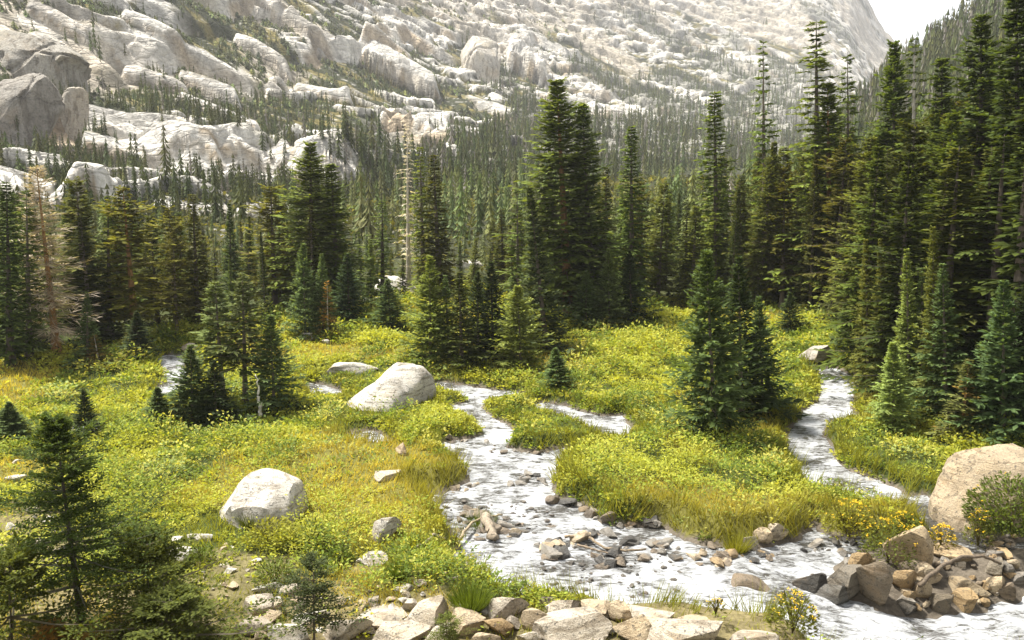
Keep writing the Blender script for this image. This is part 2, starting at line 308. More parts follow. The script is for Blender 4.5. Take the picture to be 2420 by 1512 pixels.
def ground_mat(name, s1, s2, dist, joints=0):
    m, nt, nd, ln, out = mat(name); a = N(nt, 'ShaderNodeAttribute', attribute_name='Col'); ge = N(nt, 'ShaderNodeNewGeometry'); v = ge.outputs['Position']
    n1 = noise_node(nt, v, s1, 6, .7); n2 = noise_node(nt, v, s2, 5, .7)
    r = ramp(nt, n1.outputs['Fac'], [(.32, (.6, .6, .6)), (.66, (1.3, 1.3, 1.3))]); r2 = ramp(nt, n2.outputs['Fac'], [(.34, (.7, .7, .7)), (.66, (1.22, 1.22, 1.22))])
    c = mixc(nt, 1.0, mixc(nt, 1.0, a.outputs['Color'], r.outputs[0], 'MULTIPLY'), r2.outputs[0], 'MULTIPLY')
    b = N(nt, 'ShaderNodeBsdfPrincipled'); b.inputs['Roughness'].default_value = .95; b.inputs['Specular IOR Level'].default_value = .15; ln.new(c, b.inputs['Base Color'])
    ad = N(nt, 'ShaderNodeMath', operation='ADD'); ln.new(n1.outputs['Fac'], ad.inputs[0]); ln.new(n2.outputs['Fac'], ad.inputs[1])
    hh = ad.outputs[0]
    if joints:
        mp = N(nt, 'ShaderNodeMapping'); mp.inputs['Rotation'].default_value = (.2, .55, R(25)); mp.inputs['Scale'].default_value = (.5, .5, 1.1); ln.new(v, mp.inputs['Vector'])
        wv = N(nt, 'ShaderNodeVectorMath', operation='MULTIPLY_ADD'); wv.inputs[1].default_value = (.8, .8, .8); ln.new(n1.outputs['Color'], wv.inputs[0]); ln.new(mp.outputs[0], wv.inputs[2])
        for sc_j, amp in ((joints, .4), (joints * 3.1, .2)):
            vo = N(nt, 'ShaderNodeTexVoronoi', feature='DISTANCE_TO_EDGE'); vo.inputs['Scale'].default_value = sc_j; ln.new(wv.outputs[0], vo.inputs['Vector'])
            cr = ramp(nt, vo.outputs['Distance'], [(.0, (.45, .43, .39)), (.03, (1, 1, 1))]); c = mixc(nt, .18, c, cr.outputs[0], 'MULTIPLY')
            cb_ = ramp(nt, vo.outputs['Distance'], [(.0, (0, 0, 0)), (.10, (1, 1, 1))]); ma = N(nt, 'ShaderNodeMath', operation='MULTIPLY_ADD'); ma.inputs[1].default_value = amp; ln.new(cb_.outputs[0], ma.inputs[0]); ln.new(hh, ma.inputs[2]); hh = ma.outputs[0]
        ln.new(c, b.inputs['Base Color'])
    bp = N(nt, 'ShaderNodeBump'); bp.inputs['Distance'].default_value = dist; bp.inputs['Strength'].default_value = .8; ln.new(hh, bp.inputs['Height']); ln.new(bp.outputs[0], b.inputs['Normal'])
    ln.new(b.outputs[0], out.inputs['Surface']); return m
M_GROUND = ground_mat('meadow_soil', 1.5, 9.0, .08); M_WALL = ground_mat('mountain_rock', .06, .4, 1.6, .16); M_HILL = ground_mat('forest_floor', .06, .4, 1.6)
def water_mat():
    m, nt, nd, ln, out = mat('rushing_water'); a = N(nt, 'ShaderNodeAttribute', attribute_name='Col'); ge = N(nt, 'ShaderNodeNewGeometry'); v = ge.outputs['Position']
    mp = N(nt, 'ShaderNodeMapping'); mp.inputs['Rotation'].default_value = (0, 0, R(20)); mp.inputs['Scale'].default_value = (.75, 2.5, 1); ln.new(v, mp.inputs['Vector'])
    n1 = noise_node(nt, mp.outputs[0], 2.9, 7, .70); n1.inputs['Distortion'].default_value = .8
    n2 = noise_node(nt, v, .85, 5, .65)
    s = N(nt, 'ShaderNodeMath', operation='MULTIPLY_ADD'); ln.new(n2.outputs['Fac'], s.inputs[0]); s.inputs[1].default_value = .85; ln.new(n1.outputs['Fac'], s.inputs[2])
    s2 = N(nt, 'ShaderNodeMath', operation='ADD'); ln.new(s.outputs[0], s2.inputs[0]); ln.new(a.outputs['Fac'], s2.inputs[1])
    f = ramp(nt, s2.outputs[0], [(.70, (0, 0, 0)), (.95, (1, 1, 1))])
    c = mixc(nt, f.outputs[0], (.065, .06, .05), (.50, .51, .515))  # white base colour: foam plus sky reflection painted in
    b = N(nt, 'ShaderNodeBsdfPrincipled'); ln.new(c, b.inputs['Base Color']); b.inputs['IOR'].default_value = 1.33; b.inputs['Specular IOR Level'].default_value = .8
    rr = N(nt, 'ShaderNodeMapRange'); ln.new(f.outputs[0], rr.inputs[0]); rr.inputs[3].default_value = .08; rr.inputs[4].default_value = .6; ln.new(rr.outputs[0], b.inputs['Roughness'])
    bp = N(nt, 'ShaderNodeBump'); bp.inputs['Distance'].default_value = .22; bp.inputs['Strength'].default_value = .8; ln.new(n1.outputs['Fac'], bp.inputs['Height']); ln.new(bp.outputs[0], b.inputs['Normal'])
    ln.new(b.outputs[0], out.inputs['Surface']); return m
M_WATER = water_mat()

BARE = [(*hit(*p)[:2], r_) for p, r_ in [((60,1230),1.6),((110,1310),1.6),((40,1330),1.3),((520,1330),1.2),((600,1350),1.3),((560,1410),1.4),((660,1345),.9),((760,1410),1.3),((820,1430),1.0),((460,1400),1.2),((870,1340),.8),((660,1440),1.2)]]
def bare_spots(x, y):
    m = np.zeros(np.shape(x))
    for a, b, c in BARE: m = np.maximum(m, sm((c - np.hypot(x - a, y - b) + .5 * noise2(x * 1.3, y * 1.3)) / .5))
    return m
# ------------------------------------------------------------------ near ground + water
azs = np.radians(np.arange(-46, 46.01, .24)); rs = np.concatenate([np.geomspace(2.5, 16, 30), np.geomspace(16.2, 97, 330)])
A, RR = np.meshgrid(azs, rs); X = RR * np.sin(A); Y = RR * np.cos(A)
S = water_sd(X, Y); Z = near(X, Y, S); Z = np.where(RR > 60, np.maximum(Z, spur(X, Y)), Z)
pn = fbm2(X / 4, Y / 4, 4); dry = sm((fbm2(X / 11 + 3, Y / 11, 3) - .05) / .3)
green = np.array([.045, .058, .012]); soil = np.array([.20, .16, .08]); bed = np.array([.12, .10, .075])
colg = green + (np.array([.14, .13, .030]) - green) * dry[..., None]
bare = sm((22.6 + 2.2 * pn - Y) / 1.2) * sm((S - .2) / .5) * sm((X + 15 + 4 * pn) / 4)
bare = np.maximum(bare, .8 * bare_spots(X, Y)); colg = colg + (soil - colg) * (bare * .8)[..., None]
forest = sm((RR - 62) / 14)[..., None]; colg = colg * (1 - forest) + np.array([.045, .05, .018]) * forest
colg = np.where((S < .12)[..., None], bed, colg)
me = new_mesh('meadow_ground', np.stack([X, Y, Z], -1).reshape(-1, 3), grid_faces(*X.shape), colg.reshape(-1, 3), True)
tag(obj('meadow_ground', me, M_GROUND), kind='structure')

wm = (S < .35) & (Y > 14) & (Y < 60)
foam_glare = -.10 + .05 * sm((27 - Y) / 6) * sm((X + 1) / 5) + .0 * sm((Y - 34) / 8) + .14 * fbm2(X / 2.2, Y / 2.2, 3)
calm = sm((X - 9.5) / 3) * sm((30.5 - Y) / 2) * sm((Y - 25.5) / 2); foam_glare = foam_glare - .28 * calm
Wz = Wf(X, Y) + .05 * fbm2(X * 1.9, Y * 2.8, 3) + .16 * sm((29 - Y) / 6) * sm((X - 2) / 6) * fbm2(X * .9, Y * 1.7, 3)
F = grid_faces(*X.shape); keep = wm.ravel()[F].any(1); F = F[keep]
u, inv = np.unique(F.ravel(), return_inverse=True)
fo = np.clip(foam_glare.ravel()[u], -.4, .5); 
me = new_mesh('stream_water', np.stack([X, Y, Wz], -1).reshape(-1, 3)[u], inv.reshape(-1, 4), np.repeat((fo + 0.0)[:, None], 3, 1), True)
tag(obj('stream_water', me, M_WATER), kind='structure')

# ------------------------------------------------------------------ mountain wall
azw = np.concatenate([np.arange(-38, 24.0, .125), np.arange(24, 44, .5)]); qs = np.concatenate([np.linspace(0, 1, 375), [1.03, 1.08, 1.2]])
A2 = np.radians(azw)[None, :]; r0 = np.interp(azw, AZ, R0)[None, :]; rt = np.interp(azw, AZ, RT)[None, :]
pre = np.linspace(0, 1, 26)[:-1][:, None]
RW = np.concatenate([95.5 + (r0 - 95.5) * pre, r0 + (rt - r0) * qs[:, None]], 0)
XW = RW * np.sin(A2); YW = RW * np.cos(A2)
ZW, mk = wall(XW, YW, True)
ZW[:1] -= .1
rock = mk['rock']; q = mk['q']
hi = fbm2(XW / 5, YW / 5, 3)
def scree_f(x, y, q, az): return sm((fbm2(x / 170 + 2, y / 170, 3) + .75 * (q - .78) + .10 * sm((az - 0) / 10)) / .16) * sm((q - .4) / .2)
def forest_f(x, y, q, az): return sm((fbm2(x / 110 - 4, y / 110 + 8, 3) + .02 + .55 * sm((az + 6) / 9) - .72 * q + .10 * sm((.25 - q) / .25)) / .25)
scree = scree_f(XW, YW, q, mk['az']); forest = forest_f(XW, YW, q, mk['az'])
rock = np.maximum(np.clip(rock * (1 - .6 * forest), 0, 1), mk['brk'])
rc = np.array([.49, .465, .415]); rc2 = np.array([.30, .225, .135]); vg = np.array([.030, .033, .011]); vg2 = np.array([.15, .125, .036]); scc = np.array([.40, .35, .28])
cl = sm((.2 - mk['f1']) / .1) * sm((mk['a1'] - .3) / .3) * sm((fbm2(XW / 40, YW / 40, 2) + .1) / .3)
cl = np.maximum(cl, mk['face'] * (.45 + .6 * sm((fbm2(XW / 9, YW / 9, 2) + .1) / .3))); rcol = rc + (rc2 - rc) * np.clip(cl * .8, 0, .85)[..., None]; rcol = rcol * (1 + .35 * hi)[..., None] * (.78 + .4 * mk['h1'])[..., None]
vcol = vg + (vg2 - vg) * sm((fbm2(XW / 16, YW / 16 + 5, 3) - .02) / .22)[..., None]
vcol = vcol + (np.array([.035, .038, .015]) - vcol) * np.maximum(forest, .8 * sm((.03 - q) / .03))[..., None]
scm = np.clip(scree * (.8 + .6 * hi), 0, 1)
rk = np.clip(rock + .5 * sm((hi - .3) / .15) * (1 - forest), 0, 1)
cw = vcol + (rcol - vcol) * rk[..., None]; cw = cw + (scc * (1 + .5 * hi)[..., None] - cw) * (scm * (1 - .5 * rk))[..., None]
me = new_mesh('mountainside', np.stack([XW, YW, ZW], -1).reshape(-1, 3), grid_faces(*XW.shape)[:, ::-1], cw.reshape(-1, 3), True)
tag(obj('mountainside', me, M_WALL), kind='structure')
azs2 = np.radians(np.arange(4, 60, .35)); rs2 = np.geomspace(90, 900, 110); A3, R3 = np.meshgrid(azs2, rs2); X3 = R3 * np.sin(A3); Y3 = R3 * np.cos(A3)
Z3 = spur(X3, Y3) - .6 * (R3 < 98)
me = new_mesh('forested_hillside', np.stack([X3, Y3, Z3], -1).reshape(-1, 3), grid_faces(*X3.shape)[:, ::-1], np.broadcast_to([.05, .045, .02], (X3.size, 3)), True)
tag(obj('forested_hillside', me, M_HILL), kind='structure')

# ------------------------------------------------------------------ conifers
def conifer(seed, Hh=12., Rr=2., base=.06, prof=1.0, tier=.4, nb=7, droop=-.25, up=.5, K=14, tl=.42, tmin=.18, tw=.085, irr=.25, gap=.06, curve=.12, col=(.055, .075, .028), tip=(.12, .14, .04), dead=False, bulge=0., clump=0., wood=False, browning=0., fine=0, leaf=.06):
    g = np.random.default_rng(seed); z = base * Hh; zs = []
    while z < Hh * .985:
        zs.append(z); z += tier * (1.15 - .6 * z / Hh) * g.uniform(.75, 1.25)
    B = []
    for z in zs:
        n = max(3, int(nb * (1 - .3 * z / Hh) + g.uniform(-1, 1.5))); a0 = g.uniform(0, 6.28); zf = (z - base * Hh) / (Hh * (1 - base))
        lobe = 1 + clump * math.sin(z * 2.3 + seed)
        for i in range(n):
            if g.random() < gap: continue
            a = a0 + 6.283 * i / n + g.uniform(-.3, .3)
            irz = 1 - .55 * max(0., float(noise2(z * 9 / Hh + seed, 1.3 * math.cos(a) + .7 * math.sin(a) + seed * .37)) * 1.6 - .05)
            L = irz * Rr * ((1 - zf)**prof * (1 + bulge * math.sin(zf * 3.1)) + .035) * lobe * (1 + irr * g.uniform(-1, .8)) * (1 + .18 * math.sin(a * 2 + seed))
            B.append((z + g.uniform(-.12, .12) * tier, a, L, droop + (up - droop) * zf**1.3 + g.uniform(-.12, .12)))
    B = np.array(B); nB = len(B); z0, az, L, pt = [B[:, i][:, None] for i in range(4)]
    k = np.arange(K)[None, :]; s = .12 + .88 * (k + g.uniform(.1, .9, (nB, K))) / K; s[:, -1] = .97
    side = np.where((k + g.integers(0, 2, (nB, 1))) % 2 == 0, 1., -1.)
    phi = side * g.uniform(.55, 1.1, (nB, K)); phi[:, -1] = 0
    rad = L * s * np.cos(pt); h = z0 + L * s * np.sin(pt) + curve * L * s**2
    ox, oy = np.cos(az), np.sin(az)
    P0 = np.stack([rad * ox, rad * oy, h + g.normal(0, .02, (nB, K))], -1)
    dx = ox * np.cos(phi) - oy * np.sin(phi); dy = oy * np.cos(phi) + ox * np.sin(phi)
    l = (tl * L * (1 - .72 * s) + tmin) * g.uniform(.7, 1.3, (nB, K)); dzp = np.tan(pt) * np.cos(phi) + g.normal(-.08, .22, (nB, K)) + 2 * curve * s * .8
    D = np.stack([dx, dy, dzp], -1); D /= np.linalg.norm(D, axis=-1, keepdims=True); P1 = P0 + D * l[..., None]
    up_ = np.stack([g.normal(0, .45, (nB, K)), g.normal(0, .45, (nB, K)), np.ones((nB, K))], -1)
    Wd = np.cross(D, up_); Wd /= np.linalg.norm(Wd, axis=-1, keepdims=True) + 1e-9
    w = (tw * g.uniform(.7, 1.3, (nB, K)) * np.clip(l / (tmin * 2), .6, 1.6))[..., None]
    mid = P0 * .55 + P1 * .45 - np.array([0, 0, .0])
    if fine:
        m = fine; jj = (np.arange(m) + .5)[None, None, :, None] / m; Pb = P0[:, :, None, :] + (P1 - P0)[:, :, None, :] * jj; sd_ = np.where(np.arange(m) % 2 == 0, 1., -1.)[None, None, :, None]; sd_ = np.where(np.arange(m)[None, None, :, None] == m - 1, 0., sd_)
        Dn = D[:, :, None, :] * .75 + Wd[:, :, None, :] * sd_ * .75 + g.normal(0, .22, (nB, K, m, 3)) + np.array([0, 0, .12]); Dn /= np.linalg.norm(Dn, axis=-1, keepdims=True); ln_ = leaf * g.uniform(.7, 1.4, (nB, K, m, 1)); P0 = Pb.reshape(nB, K * m, 3); D = Dn.reshape(nB, K * m, 3); P1 = P0 + D * ln_.reshape(nB, K * m, 1)
        U2 = np.concatenate([g.normal(0, .6, (nB, K * m, 2)), np.ones((nB, K * m, 1))], -1); Wd = np.cross(D, U2); Wd /= np.linalg.norm(Wd, axis=-1, keepdims=True) + 1e-9; w = leaf * .24 * g.uniform(.8, 1.3, (nB, K * m, 1)); s = np.repeat(s, m, 1); K = K * m; mid = P0 * .5 + P1 * .5
    Q = np.stack([P0, mid + Wd * w, P1 - np.array([0, 0, .25]) * w, mid - Wd * w], 2).reshape(-1, 3)
    f = np.arange(len(Q)).reshape(-1, 4)
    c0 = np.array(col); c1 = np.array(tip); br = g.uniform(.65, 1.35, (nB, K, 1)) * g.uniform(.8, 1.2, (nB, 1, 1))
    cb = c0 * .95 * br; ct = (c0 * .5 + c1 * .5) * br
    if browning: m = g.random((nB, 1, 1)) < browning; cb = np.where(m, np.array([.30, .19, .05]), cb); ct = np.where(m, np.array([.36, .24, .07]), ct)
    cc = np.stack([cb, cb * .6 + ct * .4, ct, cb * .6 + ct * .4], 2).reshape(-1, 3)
    faces = [f]; V = Q
    if wood or dead:                              # branch wood as thin tapered prisms
        a = np.concatenate([0 * z0 + np.zeros_like(z0), 0 * z0, z0], 1); tipx = np.stack([(L * np.cos(pt) * ox)[:, 0], (L * np.cos(pt) * oy)[:, 0], (z0 + L * np.sin(pt) + curve * L)[:, 0]], 1)
        midp = a + (tipx - a) * .55 - np.stack([0 * L[:, 0], 0 * L[:, 0], .22 * curve * L[:, 0]], 1); wv = .012 * L + .006; pe = np.concatenate([-oy, ox, 0 * ox], 1) * wv; uz = np.concatenate([0 * ox, 0 * ox, wv], 1)
        T = np.stack([a + pe, a - pe, a + uz * 1.4, midp + pe * .6, midp - pe * .6, midp + uz * .8, tipx], 1).reshape(-1, 3); b = len(V) + np.arange(nB)[:, None] * 7
        tri = np.concatenate([b + np.array([3, 4, 6]), b + np.array([4, 5, 6]), b + np.array([5, 3, 6])]); qd = np.concatenate([b + np.array([0, 1, 4, 3]), b + np.array([1, 2, 5, 4]), b + np.array([2, 0, 3, 5])])
        V = np.concatenate([V, T]); faces += [tri, qd]; wc = np.array([.20, .165, .13] if not dead else [.24, .21, .175]); cc = np.concatenate([cc, np.broadcast_to(wc, (len(T), 3))])
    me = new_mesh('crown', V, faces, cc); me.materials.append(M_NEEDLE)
    # trunk
    ns, nr = 9, 9; zz = np.linspace(-.25, Hh * .99, nr); tr = Hh * .0165 * (1 - zz / Hh * .97).clip(.02) ; tr[0] *= 1.6; tr[1] *= 1.05
    th = np.arange(ns) * 2 * math.pi / ns; bx = .012 * Hh * np.sin(zz / Hh * 5 + seed) * (zz / Hh); Vt = np.stack([np.cos(th)[None] * tr[:, None] + bx[:, None] * 0, np.sin(th)[None] * tr[:, None], np.broadcast_to(zz[:, None], (nr, ns))], -1)
    Vt = Vt * (1 + .0 * Vt); i = np.arange(nr - 1)[:, None] * ns; j = np.arange(ns)[None]; jn = (j + 1) % ns
    ft = np.stack([i + j, i + jn, i + ns + jn, i + ns + j], -1).reshape(-1, 4); mt = new_mesh('trunk', Vt.reshape(-1, 3), ft, None, True); mt.materials.append(M_BARK)
    return dict(H=Hh, R=Rr, crown=me, trunk=mt)
G1 = (.080, .112, .026); T1 = (.34, .39, .075); BL = (.078, .110, .036); TB = (.35, .41, .14)
PROTO = {
 'big':    [conifer(11, 18, 2.6, .09, .72, .36, 9, -.32, .55, 22, .28, .20, .085, .35, .10, .10, G1, T1, bulge=.15, clump=.12, wood=True),
            conifer(12, 18, 2.5, .07, .80, .38, 9, -.30, .5, 22, .28, .20, .085, .35, .12, .10, G1, T1, clump=.15, wood=True)],
 'narrow': [conifer(21, 16, 1.6, .06, .70, .40, 7, -.35, .3, 13, .42, .2, .09, .35, .12, .06, G1, T1, clump=.12), conifer(22, 16, 1.5, .1, .60, .45, 6, -.4, .2, 13, .42, .2, .09, .4, .2, .05, G1, T1, clump=.2, wood=True),
            conifer(23, 16, 1.7, .05, .85, .38, 7, -.3, .3, 13, .42, .2, .09, .35, .12, .08, (.055, .07, .022), (.16, .155, .03), clump=.15)],
 'ladder': [conifer(31, 18, 1.7, .12, .65, .62, 6, -.22, .1, 14, .34, .2, .09, .5, .15, .02, G1, T1, clump=.1, wood=True), conifer(32, 20, 2.0, .15, .55, .6, 7, -.2, .15, 20, .28, .18, .08, .55, .25, .03, G1, T1, clump=.3, wood=True)],
 'bushy':  [conifer(41, 16, 2.4, .16, .50, .50, 8, -.15, .5, 23, .30, .20, .085, .55, .2, .1, (.070, .085, .020), (.30, .29, .05), clump=.28, wood=True), conifer(42, 15, 2.3, .18, .55, .52, 8, -.2, .4, 23, .30, .20, .085, .6, .2, .1, (.068, .083, .020), (.29, .28, .05), clump=.3, wood=True)],
 'young':  [conifer(51, 6, 1.95, .02, .90, .24, 9, -.14, .7, 22, .30, .13, .050, .2, .03, .10, BL, TB), conifer(52, 6, 1.8, .02, .95, .25, 9, -.08, .75, 22, .30, .13, .050, .22, .04, .12, BL, TB),
            conifer(53, 7, 1.9, .02, 1.05, .27, 9, -.12, .8, 22, .30, .13, .050, .25, .05, .12, (.05, .072, .03), (.15, .165, .05))],
 'spire':  [conifer(61, 9, 1.9, .03, 1.25, .30, 8, -.14, .75, 20, .30, .14, .055, .25, .06, .12, (.055, .075, .028), (.17, .17, .05)), conifer(62, 9, 1.85, .03, 1.2, .32, 8, -.16, .7, 20, .30, .14, .055, .3, .08, .12, BL, TB)],
 'dying':  [conifer(71, 6, 1.1, .08, .9, .36, 6, -.2, .4, 12, .4, .13, .05, .4, .15, .1, (.10, .09, .025), (.28, .22, .06), wood=True, browning=.45)],
 'dead':   [conifer(81, 16, 2.4, .13, .72, .42, 7, -.45, .2, 24, .5, .25, .022, .45, .12, .22, (.46, .41, .35), (.55, .49, .42), dead=True)],
 'snag':   [conifer(82, 16, .9, .12, .45, .55, 5, -.3, 0., 10, .4, .2, .03, .6, .15, .0, (.40, .37, .33), (.45, .42, .38), dead=True)],
 'trunky': [conifer(91, 9, 1.3, .36, .75, .36, 7, -.12, .5, 14, .42, .17, .065, .35, .08, .1, BL, (.16, .18, .08), wood=True), conifer(92, 9, 1.4, .30, .7, .38, 7, -.15, .5, 14, .42, .17, .065, .4, .1, .1, (.055, .075, .03), (.18, .18, .06), wood=True)],
}
for i in range(3):
    gp = np.random.default_rng(900 + i)
    PROTO['narrow'].append(conifer(920 + i, 16, gp.uniform(1.4, 1.8), gp.uniform(.04, .16), gp.uniform(.55, .95), gp.uniform(.38, .52), 7, gp.uniform(-.45, -.2), .3, 13, .42, .2, .095, .45, gp.uniform(.1, .25), .06, G1, T1, clump=gp.uniform(.1, .3), wood=i == 1))
    PROTO['big'].append(conifer(940 + i, 18, 2.5, gp.uniform(.05, .16), gp.uniform(.6, .95), gp.uniform(.4, .52), 9, gp.uniform(-.4, -.15), .5, 21, .28, .20, .085, .45, gp.uniform(.1, .22), .1, G1, T1, bulge=gp.uniform(0, .2), clump=gp.uniform(.1, .25), wood=True))
PROTO['dying'].append(conifer(72, 6, 1.2, .04, .95, .30, 7, -.15, .5, 13, .42, .13, .055, .35, .08, .1, (.08, .09, .03), (.32, .30, .09), wood=True, browning=.12))
BARKS = dict(grey=(.16, .13, .10), orange=(.34, .19, .07), dark=(.07, .055, .04), pale=(.5, .46, .4))
def add_tree(kind, var, x, y, z, h, rad, rot, tint, bark, label, group=None, name='spruce_tree', lean=(0, 0), crown_name='crown'):
    p = PROTO[kind][var % len(PROTO[kind])]; e = obj(name, None, loc=(x, y, z))
    e.empty_display_size = .3; e.scale = (rad / p['R'], rad / p['R'], h / p['H'])
    q = Vector((0, 0, 1)).rotation_difference(Vector((lean[0], lean[1], 1)).normalized()).to_matrix()
    from mathutils import Matrix
    e.rotation_euler = (q @ Matrix.Rotation(rot, 3, 'Z')).to_euler()
    t = obj('trunk', p['trunk'], parent=e); t.color = (*BARKS[bark], 1)
    c = obj(crown_name, p['crown'], parent=e); c.color = (*tint, 1)
    tag(e, label, 'tree', group); return e
TREE_XY = []
def tree_px(kind, bx, by, tx, ty, w, tint, label, bark='grey', var=None, group=None, name='spruce_tree', depth=None):
    if depth is None: x, y, z = hit(bx, by)
    else:
        dx, dy, dz = ray(bx, CY); x, y = dx / dy * depth, depth; z = float(H(np.array([x]), np.array([y]))[0])
    dx, dy, dz = ray(tx, ty); top = CAMZ + dz / dy * y; xt = dx / dy * y; h = top - z
    rad = w / FD * y * .5 * {'young': 1.62, 'spire': 1.62, 'big': 1.5, 'dying': 1.5}.get(kind, 1.32)
    var = random.randrange(9) if var is None else var
    TREE_XY.append((x, y))
    return add_tree(kind, var, x, y, z, h, rad, random.uniform(0, 6.28), tint, bark, label, group, name, ((xt - x) / h, 0))
DK = (.75, .8, .85); MID = (1, 1, 1); YEL = (1.3, 1.18, .75); BLU = (.85, .92, 1.0); BRT = (1.5, 1.35, .95); VDK = (.5, .55, .6)
